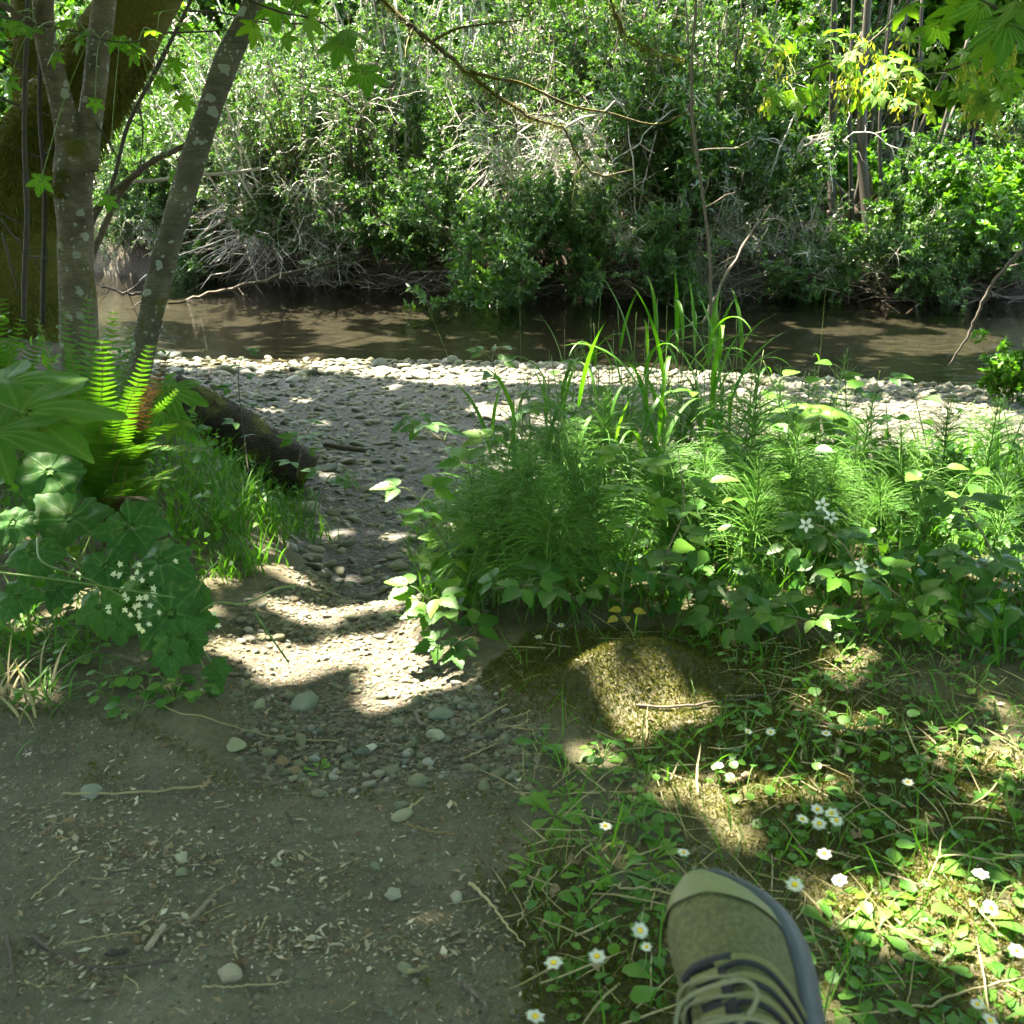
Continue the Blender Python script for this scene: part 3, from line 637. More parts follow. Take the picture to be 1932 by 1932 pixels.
# woods out of view behind and beside the viewer, added to block low sky
for i, (x, y, s_) in enumerate([(-13, 3, 1.9), (-12, -1, 1.8), (-11, -5, 1.8), (-8, -8, 1.9), (-4, -9, 1.8), (19, 1, 2.0), (4, -9, 1.8), (8, -8, 1.9), (11, -5, 1.8), (12.5, -1, 1.8), (13, 3, 1.9), (-15, 7, 1.8), (15, 8, 1.8), (-6, -12, 2.2), (2, -13, 2.2), (9, -12, 2.2), (-14, -9, 2.2), (15, -8, 2.2), (-10, -12, 2.0), (-18, 1, 2.2)]):
    shrub('tree', i, (x, y, gz(x, y)), s_, i*1.3, 'unseen_wood_tree', 'unseen tree of the woods behind and beside the viewer, added to block low sky', 'unseen woods behind the viewer', (0, 0), 'tree')
# brush pile of dead pale twigs
bp = bank(640, .1); pile = empty('brush_pile', bp, 'pale dead brush pile sloping from the far bank into the stream', 'brush pile')
n = 800
rootx = np.stack([U(-1.6, 2.0, n), U(-.2, 1.2, n), np.zeros(n)], -1)+bp; rootx[:, 2] = U(-.05, .75, n)-.25*np.abs(rootx[:, 0]-bp[0]-.4)*.5
dirn = nrm(np.stack([U(-1.2, .35, n), U(-1.0, .4, n), U(-.75, .3, n)], -1)); L = U(.3, 1.7, n)
t = np.linspace(-.25, .75, 6)[None, :, None]
P = rootx[:, None]+dirn[:, None]*L[:, None, None]*t+np.array([0, 0, .25])*(L[:, None, None]*(t*(.5-t)))+rng.normal(size=(n, 6, 3))*.045
P[..., 2] = np.maximum(P[..., 2], WATER-.06)
Rd = np.linspace(1, .35, 6)[None]*np.clip(rng.lognormal(-5.2, .45, n), .003, .016)[:, None]
for i in np.argsort(-Rd[:, 0])[:60]:
    g = G(); g.add(*tubes(P[i:i+1], Rd[i:i+1], 5)); part('branch', g, M['twig_pale'], pile)
k = np.argsort(-Rd[:, 0])[60:]; g = G(); g.add(*tubes(P[k], Rd[k], 4)); part('twigs', g, M['twig_pale'], pile)['kind'] = 'stuff'
# a long pale branch that dips into the water
def branch_thing(name, label, pts, r0, r1, m, n=24, seg=8, cat='branch', twigs=0, twl=.3, parent=None, wob=.0, group=None):
    P = spline(pts, n)
    if wob: P[1:-1] += rng.normal(size=(n-2, 3))*wob
    Rr = np.linspace(r0, r1, n)*(1+.12*rng.normal(size=n))
    g = G(); g.add(*tubes(P, Rr, seg))
    if parent is not None: return part(name, g, m, parent), P
    e = empty(name, P[0], label, cat, group); part('stem', g, m, e)
    if twigs:
        i = rng.integers(n//5, n-1, twigs); d = nrm(nrm(P[i]-P[i-1])*.6+rv(twigs)*.9); t = np.linspace(0, 1, 5)[None, :, None]; L = twl*U(.4, 1.1, twigs)
        tp = P[i][:, None]+d[:, None]*L[:, None, None]*t+rng.normal(size=(twigs, 5, 3))*.04*L[:, None, None]*t
        for k in range(twigs):
            g = G(); g.add(*tubes(tp[k], np.linspace(.5, .15, 5)*Rr[i[k]], 4)); part('twig', g, m, e)
    return e, P
branch_thing('dead_branch', 'long pale dead branch lying from the brush pile into the water', [at(318, 572, 13.2), at(430, 545, 13.8), at(540, 520, 14.3), at(700, 470, 14.9)], .016, .034, M['twig'], twigs=9, twl=.8, wob=.015)
branch_thing('dead_branch', 'dark dead branch with forked tip in the water behind the leaning trunk', [at(180, 535, 11.5), at(230, 552, 11.4), at(275, 556, 11.4), at(300, 562, 11.3)], .012, .022, M['stem_dark'], twigs=8, twl=.5, wob=.006)
# roots and flood wrack under the bank
bw = bank(1120, .1); wrack = empty('flood_wrack', bw, 'tangle of dark roots and flood twigs along the undercut far bank', 'roots')
n = 800; x0 = U(-5.0, 5.6, n); y0 = W2(x0+bw[0])+U(-.35, .5, n)
c = np.stack([x0+bw[0], y0, WATER+U(.0, .5, n)**1.3], -1); d = nrm(np.stack([rng.normal(size=n), rng.normal(size=n)*.5-.2, rng.normal(size=n)*.22], -1)); L = U(.3, 1.5, n)
t = np.linspace(-.5, .5, 6)[None, :, None]; P = c[:, None]+d[:, None]*L[:, None, None]*t-np.array([0, 0, .35])*L[:, None, None]*t*t+rng.normal(size=(n, 6, 3))*.03
Rd = np.linspace(1, .4, 6)[None]*np.clip(rng.lognormal(-5.0, .5, n), .003, .02)[:, None]; o = np.argsort(-Rd[:, 0])
for i in o[:40]: g = G(); g.add(*tubes(P[i:i+1], Rd[i:i+1], 5)); part('root', g, M['twig'], wrack)
g = G(); g.add(*tubes(P[o[40:]], Rd[o[40:]], 4)); part('twigs', g, M['twig'], wrack)['kind'] = 'stuff'
# fallen trunk, stems clump and the single bare poles
branch_thing('fallen_trunk', 'thick brown fallen trunk sloping along the right far bank', [at(1330, 490, 14.1), at(1440, 465, 14.4), at(1560, 425, 14.8), at(1690, 385, 15.2)], .13, .17, M['oldlog'], n=30, seg=14, twigs=4, twl=.6, wob=.02)
cb = bank(1660, 1.5); cl = empty('stem_clump', cb, 'dark multi-stemmed tree clump on the right far bank', 'tree')
for px0, py0, px1, py1, rr in [(1650, 400, 1640, -40, .085), (1600, 405, 1625, 60, .04), (1585, 330, 1575, -40, .07), (1700, 400, 1790, 120, .05), (1720, 400, 1830, 60, .04), (1690, 390, 1740, -20, .035),
                               (1560, 420, 1530, 260, .04), (1670, 400, 1690, -40, .03), (1710, 405, 1800, 200, .03), (1640, 395, 1500, 280, .05), (1620, 400, 1610, -40, .035)]:
    A = at(px0, py0, cb[1]+U(-.3, .3)); A[2] = gz(A[0], A[1])-.05; B = at(px1, py1, cb[1]+U(0, .8)); mid = (A+B)/2+rng.normal(size=3)*.12
    P = spline([A, mid, B], 14); g = G(); g.add(*tubes(P, np.linspace(rr, rr*.55, 14), 9)); part('trunk', g, M['stem_dark'], cl)
for px, py1, rr, off, lab in [(755, 60, .03, 2.0, 'pale grey bare pole, tallest of those above the brush pile'), (735, 130, .022, 1.8, 'thin pale pole just left of the tallest one'), (500, 40, .02, 2.3, 'slender grey pole behind the leaning trunk'),
                         (690, 40, .02, 2.6, 'slender grey pole left of the pale poles'), (880, 70, .03, 3.2, 'leaning grey pole under the mossy hanging branch'), (620, 90, .02, 2.2, 'thin grey pole in the sunlit thicket')]:
    A = bank(px+12, off); B = at(px-10, py1-60, A[1]+.2)
    branch_thing('bare_pole', lab, [A, (A+B)/2+rng.normal(size=3)*.05, B], rr, rr*.6, M['twig_pale'], 12, 7, 'stem', 5, .7, group='bare poles in the thicket')
# leaf litter and grass on the far bank (uncountable)
n = 9000; x = U(-9, 10, n); y = W2(x)+U(.1, 6, n); z = H(x, y)+U(.0, .05, n); g = G()
V, F = copies(*quadleaf(.4, .1, .1), frames(np.stack([rng.normal(size=n), rng.normal(size=n), rng.normal(size=n)*.3], -1), np.array([0, 0, 1])+rv(n)*.5, .09*U(.6, 1.3, n)), np.stack([x, y, z], -1)); g.add(V, F)
tag(part('leaf_litter', g, M['litter'], None, False), 'brown fallen leaves covering the ground of the far bank', 'leaf litter', kind='stuff')
n = 5000; x = np.concatenate([U(3.0, 10, n//2), U(-9, 9, n//2)]); y = W2(x)+np.concatenate([U(.4, 5, n//2), U(.6, 4, n//2)]); b = np.stack([x, y, H(x, y)], -1)
P = arcs(b, U(0, 6.28, n), U(.05, .5, n), U(.3, 1.4, n), U(.15, .45, n), 5); V, F = ribbons(P, np.array([1, 1, .8, .5, .05])[None]*U(.004, .009, n)[:, None], rv(n)[:, None, :]); g = G(); g.add(V, F)
tag(part('bank_grass', g, M['grass'], None), 'green grass growing among the litter on the far bank', 'grass', kind='stuff')
n = 26000; x = U(-14, 16, n); y = W2(x)+U(.5, 16, n)**1; z = H(x, y)+U(0, .6, n)**1.5
V, F = copies(*quadleaf(.32, .07, .12), frames(rv(n), np.array([0, -.2, 1])+rv(n)*.6, U(.07, .15, n)), np.stack([x, y, z], -1)); g = G(); g.add(V, F)
tag(part('slope_undergrowth', g, M['broad'], None, False), 'low green undergrowth covering the slope behind the thicket', 'undergrowth', kind='stuff')
# ------------------------------------------------------------------ trees of the near bank
def trunk_geo(P, Rr, n=28, rough=.05, ref=(0.31, .95, .13), fine=.0):
    V, F = tubes(P, Rr, n, ref); K = len(P); V = V.reshape(K, n, 3)
    a = np.arange(n)/n*6.283; s = np.linspace(0, K*.12, K)
    d = np.zeros((K, n))
    for _ in range(10):
        kk = rng.integers(1, 6); d += U(.3, 1)*np.sin(kk*a[None]+s[:, None]*U(-2.5, 2.5)+U(0, 6.28))*np.sin(s[:, None]*U(.3, 2)+U(0, 6))
    d = d/3*rough+fine*rng.normal(size=(K, n))
    V = P[:, None]+(V-P[:, None])*(1+d[..., None]); return V.reshape(-1, 3), F
def pxline(pts):     # (px, py, Y, width in px) -> spline points and radii
    P = np.array([at(a, b, y) for a, b, y, w_ in pts]); _, _, dep = project(P)
    return P, np.array([w_ for *_, w_ in pts])/1932*2*TAN*dep/2
def trunk_part(name, pts, m, parent, n=50, seg=28, rough=.05, fine=0.0, ref=(.31, .95, .13)):
    P, R_ = pxline(pts); Q = spline(P, n); RR = np.interp(np.linspace(0, len(P)-1, n), np.arange(len(P)), R_)
    g = G(); g.add(*trunk_geo(Q, RR, seg, rough, ref, fine)); return part(name, g, m, parent), Q, RR
def blades_on(P, R_, n, L, wd, down=.6, parent=None, name='moss', m='moss', amax=6.283, tmin=0, tmax=1):
    t = U(tmin, tmax, n)*(len(P)-1.001); k = t.astype(int); u = (t-k)[:, None]
    c = P[k]*(1-u)+P[k+1]*u; T = nrm(P[k+1]-P[k]); d = rv(n); d = nrm(d-T*(d*T).sum(-1, keepdims=True))
    rr = np.interp(t, np.arange(len(R_)), R_)
    b = c+d*(rr*.97)[:, None]; dr = nrm(d*.6+rv(n)*.6+np.array([0, 0, -down])); LL = L*U(.4, 1.3, n)
    V, F = slivers(b, dr, LL, wd*U(.6, 1.3, n)*1.4); g = G(); g.add(V, F)
    o = part(name, g, M[m], parent); o['kind'] = 'stuff'; return o

x_ = at(150, 700, 5.2)[0]; p0 = np.array([x_, 5.2, gz(x_, 5.2)]); fork = empty('forked_tree', (p0[0], p0[1], p0[2]), 'forked grey-barked tree with pale lichen spots on the left bank', 'tree')
Y0 = float(p0[1])
t1, Q1, R1 = trunk_part('trunk', [(160, 740, Y0, 86), (152, 680, Y0, 71), (148, 590, Y0, 69), (143, 500, Y0, 64), (142, 430, Y0, 65), (137, 370, Y0, 69), (140, 320, Y0, 74), (146, 285, Y0, 76), (148, 262, Y0, 60)], M['alder'], fork, 60, 32, .04)
t2, Q2, R2 = trunk_part('limb', [(135, 325, Y0, 52), (125, 235, Y0-.02, 46), (112, 180, Y0-.05, 43), (96, 115, Y0-.08, 40), (84, 55, Y0-.1, 39), (80, -40, Y0-.15, 38), (70, -400, Y0-.3, 31), (30, -900, Y0-.5, 19)], M['alder'], fork, 60, 24, .05)
t3, Q3, R3 = trunk_part('limb', [(160, 320, Y0, 50), (168, 240, Y0+.03, 46), (178, 170, Y0+.05, 43), (187, 80, Y0+.1, 43), (200, -30, Y0+.15, 43), (225, -400, Y0+.3, 34), (290, -900, Y0+.6, 21)], M['alder'], fork, 60, 24, .05)
g = G()                                                    # the old branch scar with its moss tuft
blades_on(np.array([at(98, 335, Y0-.08), at(112, 345, Y0-.1), at(125, 350, Y0-.1)]), np.array([.03, .05, .04]), 900, .035, .0013, .5, fork, 'moss_tuft')
branch_thing('twig', None, [at(70, 70, Y0-.1), at(45, 40, Y0-.15), at(10, 12, Y0-.2), at(-60, -20, Y0-.3)], .022, .012, M['alder'], 14, 8, parent=fork)

x_ = at(236, 835, 4.2)[0]; pl = np.array([x_, 4.2, gz(x_, 4.2)]); lean = empty('leaning_tree', tuple(pl), 'slender grey trunk leaning right over the bank from the sword ferns', 'tree')
yl = float(pl[1])
t4, Q4, R4 = trunk_part('trunk', [(222, 870, yl, 61), (240, 790, yl, 52), (262, 700, yl+.02, 46), (283, 600, yl+.05, 44), (312, 480, yl+.1, 46), (340, 385, yl+.15, 48), (372, 280, yl+.2, 46), (405, 180, yl+.25, 44), (432, 105, yl+.3, 46), (470, 25, yl+.36, 40), (495, -60, yl+.4, 39), (620, -500, yl+.7, 29), (760, -1000, yl+1, 17)], M['lean'], lean, 90, 24, .045)
for a, b, c, rr in [((440, 92), (455, 60), (452, 30), .011), ((360, 325), (375, 322), (385, 318), .009)]:
    branch_thing('twig', None, [at(*a, yl+.3), at(*b, yl+.3), at(*c, yl+.3)], rr, rr*.4, M['lean'], 8, 6, parent=lean)

mx_ = ground(40, 560); ym = 7.2
maple = empty('mossy_maple', (float(at(40, 560, ym)[0]), ym, gz(at(40, 560, ym)[0], ym)), 'huge moss-covered maple trunk leaning right behind the forked tree', 'tree')
t5, Q5, R5 = trunk_part('trunk', [(-10, 700, ym, 300), (5, 600, ym, 230), (25, 480, ym, 205), (42, 400, ym, 190), (65, 320, ym, 180), (105, 245, ym, 160), (160, 165, ym, 150), (215, 90, ym, 135), (262, 10, ym, 125), (320, -110, ym, 120), (480, -600, ym-.5, 100), (600, -1100, ym-1, 60)], M['mossbark'], maple, 90, 36, .1, .012)
t6, Q6, R6 = trunk_part('limb', [(60, 300, ym+.2, 110), (70, 200, ym+.3, 80), (60, 80, ym+.4, 70), (50, -60, ym+.5, 64), (20, -500, ym+.6, 50), (-60, -1100, ym+.8, 26)], M['mossbark'], maple, 60, 24, .1, .012)
blades_on(Q5[:60], R5[:60], 30000, .05, .0024, .9, maple); blades_on(Q6[:30], R6[:30], 5000, .05, .0024, .9, maple)
blades_on(Q5[25:55], R5[25:55], 1200, .14, .003, 1.6, maple, 'hanging_moss')

def stem_px(name, label, pts, m, cat='stem', n=30, seg=8, group=None, twigs=0, twl=.25, wob=.0):
    P, R_ = pxline(pts); Q = spline(P, n); RR = np.interp(np.linspace(0, len(P)-1, n), np.arange(len(P)), R_)
    if wob: Q[1:-1] += rng.normal(size=(n-2, 3))*wob
    e = empty(name, Q[0], label, cat, group); g = G(); g.add(*tubes(Q, RR*(1+.06*rng.normal(size=n)), seg)); part('stem', g, M[m], e)
    if twigs:
        i = rng.integers(n//5, n-1, twigs); d = nrm(nrm(Q[i]-Q[i-1])*.6+rv(twigs)*.9)
        for k in range(twigs):
            L = twl*U(.4, 1.1); t = np.linspace(0, 1, 5)[:, None]; tp = Q[i[k]]+d[k]*L*t+rng.normal(size=(5, 3))*.04*L*t
            g = G(); g.add(*tubes(tp, np.linspace(.5, .15, 5)*RR[i[k]], 4)); part('twig', g, M[m], e)
    return e, Q
ys = 4.9
stem_px('sapling', 'thin straight sapling at the far left before the mossy trunk', [(45, 610, ys, 11), (46, 520, ys, 10), (51, 412, ys, 10), (46, 240, ys, 9), (52, 0, ys, 9), (56, -300, ys, 7)], 'stem_dark', 'sapling', twigs=8)
stem_px('sapling', 'thin crooked sapling between the mossy trunk and the forked trunk', [(80, 610, ys+.3, 10), (81, 550, ys+.3, 9), (84, 360, ys+.3, 8), (75, 223, ys+.3, 8), (74, 103, ys+.3, 7), (60, -100, ys+.3, 5)], 'stem_dark', 'sapling', twigs=8)
stem_px('sapling', 'dark slanting stem crossing between the forked and leaning trunks', [(172, 470, 6.2, 9), (175, 422, 6.2, 8), (213, 343, 6.2, 8), (240, 240, 6.2, 8), (292, 137, 6.2, 8), (330, 62, 6.2, 8), (365, -10, 6.2, 7), (480, -260, 6.2, 5)], 'stem_dark', 'sapling', twigs=6)
stem_px('broken_branch', 'pale lichen-covered broken branch rising beside the forked trunk', [(168, 540, 5.6, 15), (172, 490, 5.6, 14), (192, 440, 5.6, 13), (220, 378, 5.6, 12), (246, 338, 5.6, 11)], 'alder', 'branch', twigs=0)
stem_px('broken_branch', 'brown mossy branch stub slanting from the forked trunk to the leaning trunk', [(170, 405, 5.5, 12), (205, 372, 5.5, 11), (245, 338, 5.5, 12), (292, 302, 5.5, 12), (352, 273, 5.5, 9)], 'branchmoss', 'branch')
stem_px('bare_branch', 'pale thin branch running level behind the leaning trunk', [(246, 342, 5.7, 7), (300, 340, 5.7, 7), (344, 330, 5.7, 7), (420, 328, 5.7, 6), (492, 318, 5.7, 5)], 'twig_pale', 'branch', twigs=4)
for i, pts in enumerate([[(0, 100), (40, 125), (85, 148), (110, 160)], [(0, 185), (40, 200), (75, 205)], [(0, 400), (25, 415), (48, 425)], [(0, 412), (30, 450), (45, 470)], [(5, 440), (20, 500), (35, 560)], [(262, 200), (270, 250), (262, 330)], [(180, 230), (205, 270), (245, 335)], [(310, 62), (380, 60), (440, 56)], [(490, 35), (560, 45), (640, 40)], [(340, 20), (420, 25), (520, 48)]]):
    lab = ['uppermost bare side twig at the left edge before the mossy trunk', 'short bare twig under the uppermost one at the left edge', 'upper of two crossing twigs low on the mossy trunk', 'lower of two crossing twigs low on the mossy trunk', 'near-upright twig at the foot of the mossy trunk',
           'hanging twig just left of the leaning trunk', 'twig slanting down from the fork to the lichen branch', 'level dark twig between mossy trunk and top of leaning trunk', 'dark twig right of the leaning trunk near the top edge', 'dark twig along the top edge over the leaning trunk'][i]
    P = np.array([at(a, b, 5.2) for a, b in pts]); e, _ = branch_thing('bare_twig', lab, P, .006, .003, M['stem_dark'], 10, 5, 'twig', 2, .15)

# branches hanging into the picture from the trees overhead
yb = 6.6
e, PB = stem_px('hanging_branch', 'long mossy branch sweeping down from the top across the far thicket', [(560, -220, yb-.6, 10.1), (650, -80, yb-.3, 9.4), (723, 0, yb, 8.6), (764, 38, yb, 8.6), (819, 82, yb, 8.6), (874, 130, yb, 7.9), (925, 172, yb, 7.2), (977, 206, yb, 6.5), (1011, 226, yb, 5.8), (1060, 240, yb, 5.0), (1080, 275, yb, 4.3), (1097, 302, yb, 3.6), (1131, 331, yb, 3.6), (1197, 319, yb, 2.2)], 'branchmoss', 'branch', 60, 8, None, 14, .5, .004)
P2 = spline([at(a, b, yb) for a, b in ((886, 135), (936, 148), (987, 158), (1076, 199), (1149, 213), (1235, 235), (1300, 210))], 24); g = G(); g.add(*tubes(P2, np.linspace(.012, .004, 24), 6)); part('side_branch', g, M['branchmoss'], e)
P2 = spline([at(a, b, yb) for a, b in ((815, 78), (860, 55), (920, 45), (985, 38))], 16); g = G(); g.add(*tubes(P2, np.linspace(.01, .004, 16), 6)); part('side_branch', g, M['branchmoss'], e)
P2 = spline([at(a, b, yb) for a, b in ((1070, 238), (1100, 222), (1135, 214), (1160, 190))], 16); g = G(); g.add(*tubes(P2, np.linspace(.008, .003, 16), 6)); part('side_branch', g, M['twig_pale'], e)
blades_on(PB[:42], np.full(42, .018), 1800, .03, .0015, 1.2, e, 'moss')
e, PB = stem_px('hanging_branch', 'thin mossy branch dropping from the top edge right of centre', [(1130, -90, yb, 5.0), (1154, 10, yb, 4.3), (1166, 36, yb, 4.3), (1178, 62, yb, 3.6), (1205, 80, yb, 3.6), (1240, 98, yb, 2.9), (1290, 112, yb, 2.2)], 'branchmoss', 'branch', 30, 7, None, 5, .4, .003)
blades_on(PB, np.full(30, .01), 700, .035, .0015, 1.3, e, 'moss')
stem_px('sapling', 'tall thin bare stem rising from the horsetails to the top edge', [(1346, 720, 3.7, 7.2), (1341, 563, 3.7, 6.5), (1339, 480, 3.7, 5.8), (1327, 378, 3.7, 5.8), (1313, 275, 3.7, 5.0), (1306, 206, 3.7, 5.0), (1306, 103, 3.7, 5.0), (1314, 0, 3.7, 5.0), (1330, -300, 3.7, 2.9)], 'twig', 'sapling', 40, 7, None, 6, .25, .0005)
stem_px('bare_branch', 'bare curved twig drooping into the picture at the right edge', [(2010, 420, 5.0, 8), (1932, 470, 5.0, 7), (1880, 525, 5.0, 7), (1852, 577, 5.0, 6), (1828, 628, 5.0, 5), (1790, 690, 5.0, 3)], 'stem_dark', 'branch', 30, 7, None, 0, .3, .003)
stem_px('bare_branch', 'pale straight stick leaning up from the grass tops over the stream', [(1325, 610, 4.4, 5), (1370, 520, 4.5, 5), (1410, 450, 4.6, 4), (1455, 385, 4.7, 2)], 'twig', 'stick', 20, 6, None, 3, .2, .003)

# maple leaves
def maple_spray(name, label, leaves, stemline, Y, seeds=0, group=None, stem_w=5, smat='stem_dark'):
    P, R_ = pxline([(a, b, Y, stem_w) for a, b in stemline]); Q = spline(P, 24)
    e = empty(name, Q[0], label, 'branch', group); g = G(); g.add(*tubes(Q, np.linspace(R_[0], R_[0]*.4, 24), 6)); part('stem', g, M[smat], e)
    for i, (px, py, wpx, y) in enumerate(leaves):
        c = at(px, py, y); s = wpx/1932*2*TAN*project(c)[2]/1.75
        k = Q[np.argmin(np.linalg.norm(Q-c, axis=1))]; d = c-k; d[2] -= .25*np.linalg.norm(d)+.02; d = nrm(d)
        b = c-d*s*.35
        nrm_ = np.array([U(-.5, .5), U(-.75, .1), 1.0])
        put('leaf', MAPLE[int(U(0, 3))], e, b, d, nrm_, s*U(.9, 1.1))
        mid = (k+b)/2+np.array([0, 0, .03]); g = G(); g.add(*tubes(spline([k, mid, b], 7), np.full(7, .0022), 4)); part('leaf_stalk', g, M['stem_green'], e)
    for i in range(seeds):
        px, py, wpx, y = leaves[int(U(0, len(leaves)))]; c = at(px+U(-25, 25), py+U(5, 35), y+U(-.1, .1)); n = 16
        a = G(); V, F = copies(*lance(.16), frames(nrm(rv(n)*.6+np.array([0, 0, -1])), rv(n), np.full(n, .038)), c+rng.normal(size=(n, 3))*.022*np.array([1, 1, 1.6])); a.add(V, F)
        part('seed_cluster', a, M['maple_seed'], e, False)['kind'] = 'stuff'
    return e
def sprinkle(n, x0, x1, y0, y1, w0, w1, Y0_, Y1_): return [(U(x0, x1), U(y0, y1), U(w0, w1), U(Y0_, Y1_)) for _ in range(n)]
maple_spray('maple_branch', 'near maple branch with big backlit leaves in the top right corner', [(1845, 30, 120, 2.6), (1900, 60, 130, 2.5), (1800, 25, 110, 2.7), (1760, 60, 90, 2.8), (1870, 100, 90, 2.6), (1930, 20, 120, 2.5), (1700, 20, 90, 2.9)], [(2100, -60), (1960, -10), (1900, 35), (1880, 15), (1850, 0)], 2.6, 0, None, 9)
maple_spray('maple_branch', 'sunlit maple spray with hanging seed clusters at upper right', sprinkle(48, 1640, 1915, 55, 225, 45, 75, 4.6, 5.3)+[(1860, 200, 70, 4.8), (1885, 215, 70, 4.9), (1790, 170, 60, 5)], [(2100, 20), (1950, 60), (1850, 110), (1760, 140), (1660, 155)], 5.0, 22, None, 8)
maple_spray('maple_branch', 'yellow-green maple spray hanging left of the sunlit one', sprinkle(30, 1430, 1650, 40, 215, 40, 62, 5.0, 5.6), [(1760, -60), (1700, 20), (1640, 80), (1560, 120), (1470, 150)], 5.3, 18, None, 6)
maple_spray('maple_branch', 'dark maple leaves hanging over the forked trunk at upper left', [(30, 55, 80, 4.3), (120, 40, 60, 4.2), (150, 70, 60, 4.3), (145, 85, 45, 4.4), (250, 92, 60, 4.6), (225, 80, 60, 4.7), (15, 160, 50, 4.3), (40, 20, 60, 4.4), (310, 20, 60, 4.7), (290, 60, 50, 4.7), (255, 105, 55, 4.6), (350, 50, 55, 4.8), (75, 350, 60, 4.2), (205, 385, 45, 4.4), (325, 340, 45, 4.4), (180, 200, 40, 4.5), (100, 110, 50, 4.3), (60, 60, 55, 4.2), (330, 120, 50, 4.8), (310, 160, 60, 4.8), (350, 195, 50, 4.8)], [(-150, -20), (0, 30), (120, 55), (230, 80), (330, 60)], 4.5, 0, None, 5)
maple_spray('maple_branch', 'dark green maple leaves hanging from the top edge left of centre', [(520, 30, 100, 4.2), (580, 50, 90, 4.1), (640, 90, 90, 4.0), (690, 150, 85, 4.0), (600, 10, 80, 4.2), (480, 60, 70, 4.3), (660, 60, 80, 4.0), (540, 80, 60, 4.3), (560, -10, 80, 4.1)], [(300, -160), (420, -30), (520, 20), (600, 40), (680, 100)], 4.1, 0, None, 6)
maple_spray('maple_branch', 'two dark maple leaves dipping from the top edge centre', [(1040, -6, 60, 4.4), (1120, -4, 70, 4.4), (1090, -20, 80, 4.5)], [(900, -200), (1000, -70), (1090, -20)], 4.4, 0, None, 5)

# ------------------------------------------------------------------ canopy added out of view, its gaps shaped to place the sun dapples
LIT = [(640, 1094, 100, 9), (560, 1245, 110, 14), (460, 1212, 60, 14), (700, 1212, 120, 7), (760, 1266, 80, 7), (740, 1318, 60, 5), (860, 1280, 40, 7), (630, 1158, 90, 5), (520, 1285, 60, 6),
       (1095, 1408, 85, 26), (1190, 1275, 100, 18), (1260, 1335, 100, 14), (1300, 1290, 50, 12), (1620, 1362, 60, 14), (1325, 1545, 30, 8), (1860, 1790, 90, 50), (330, 1745, 22, 5), (840, 1590, 40, 4), (1700, 1750, 50, 14), (1620, 1700, 30, 10), (1880, 1690, 60, 20),
       (822, 1735, 26, 14), (838, 1772, 34, 8), (1560, 1500, 40, 12), (1730, 1640, 60, 14), (1880, 1420, 60, 20), (1450, 1400, 40, 8),
       (330, 1110, 60, 22), (505, 975, 24, 20), (515, 1032, 36, 12), (1200, 985, 46, 50), (1190, 900, 40, 30), (1420, 780, 45, 50), (1400, 950, 40, 30), (1440, 1120, 60, 20),
       (500, 688, 220, 9), (850, 708, 190, 12), (1200, 715, 260, 14), (1720, 820, 260, 60), (1250, 840, 120, 14), (1760, 650, 130, 18), (1600, 625, 70, 8), (430, 605, 90, 10), (700, 640, 70, 6), (870, 720, 100, 8), (640, 700, 60, 8), (1600, 900, 60, 20), (1880, 960, 70, 20), (760, 1018, 40, 6)]
n = 60000
sx = U(-7.5, 9, n); sy = U(-5, 9.2, n); hgt = U(4.0, 7.6, n)
near = np.ones(n, bool)
LIT += [(U(1250, 1930), U(1200, 1900), U(8, 30), U(4, 10)) for _ in range(14)]+[(U(930, 1930), U(760, 1150), U(15, 50), U(8, 20)) for _ in range(26)]+[(U(0, 420), U(880, 1300), U(8, 26), U(5, 10)) for _ in range(14)]+[(U(380, 1000), U(700, 1050), U(8, 30), U(3, 6)) for _ in range(16)]
n2 = 40000; sx2 = U(-8, 10, n2); sy2 = U(9.0, 19, n2); hgt2 = U(6, 11, n2)
clump = .5*fbm(sx2, sy2, .5)+1.1*fbm(sx2, sy2, 2.4)
k2 = (clump > np.interp(sx2, [-8, -3, -1, 1, 4, 8], [.2, -.2, -.8, -.95, -.8, -.1])+np.where(sy2 > 13.0, 1.2, 0)) & (U(0, 1, n2) < .9)
n3, n4 = 5200, 5600; sx = np.concatenate([sx, sx2[k2], U(-1.7, .1, n3), U(-2.6, 1.0, n4)]); sy = np.concatenate([sy, sy2[k2], U(.2, 1.75, n3), U(2.9, 8.3, n4)]); hgt = np.concatenate([hgt, hgt2[k2], U(4, 7.6, n3), U(4, 7.6, n4)]); sz = H(sx, sy)
px, py, dep = project(np.stack([sx, sy, sz], -1)); lr = .1*U(.7, 1.25, len(sx))
keep = np.ones(len(sx), bool)
infront = sy > .8
for cx, cy_, rx, ry in LIT:
    rpx = .045/dep/TAN*966; fs = np.clip((CAMH-sz)/dep, .12, .8)
    e_ = ((px-cx)/(rx+rpx))**2+((py-cy_)/(ry+rpx*fs))**2; keep &= ~((e_ < 1) & infront)
keep &= ~((px > 880) & (px < 1950) & (py > 720) & (py < 1150) & (U(0, 1, len(px)) < .5))          # crown thinned over the horsetails to let in more light
sx, sy, sz, hgt, lr = [a[keep] for a in (sx, sy, sz, hgt, lr)]
Sd = np.array(SUN); T = np.stack([sx, sy, sz], -1)-Sd[None]*((hgt-sz)/-Sd[2])[:, None]
_, pyv, _ = project(T); vis = (pyv > -60) & (T[:, 1] > .3) & (np.abs(project(T)[0]-966) < 1100)
T = T[~vis]; lr = lr[~vis]
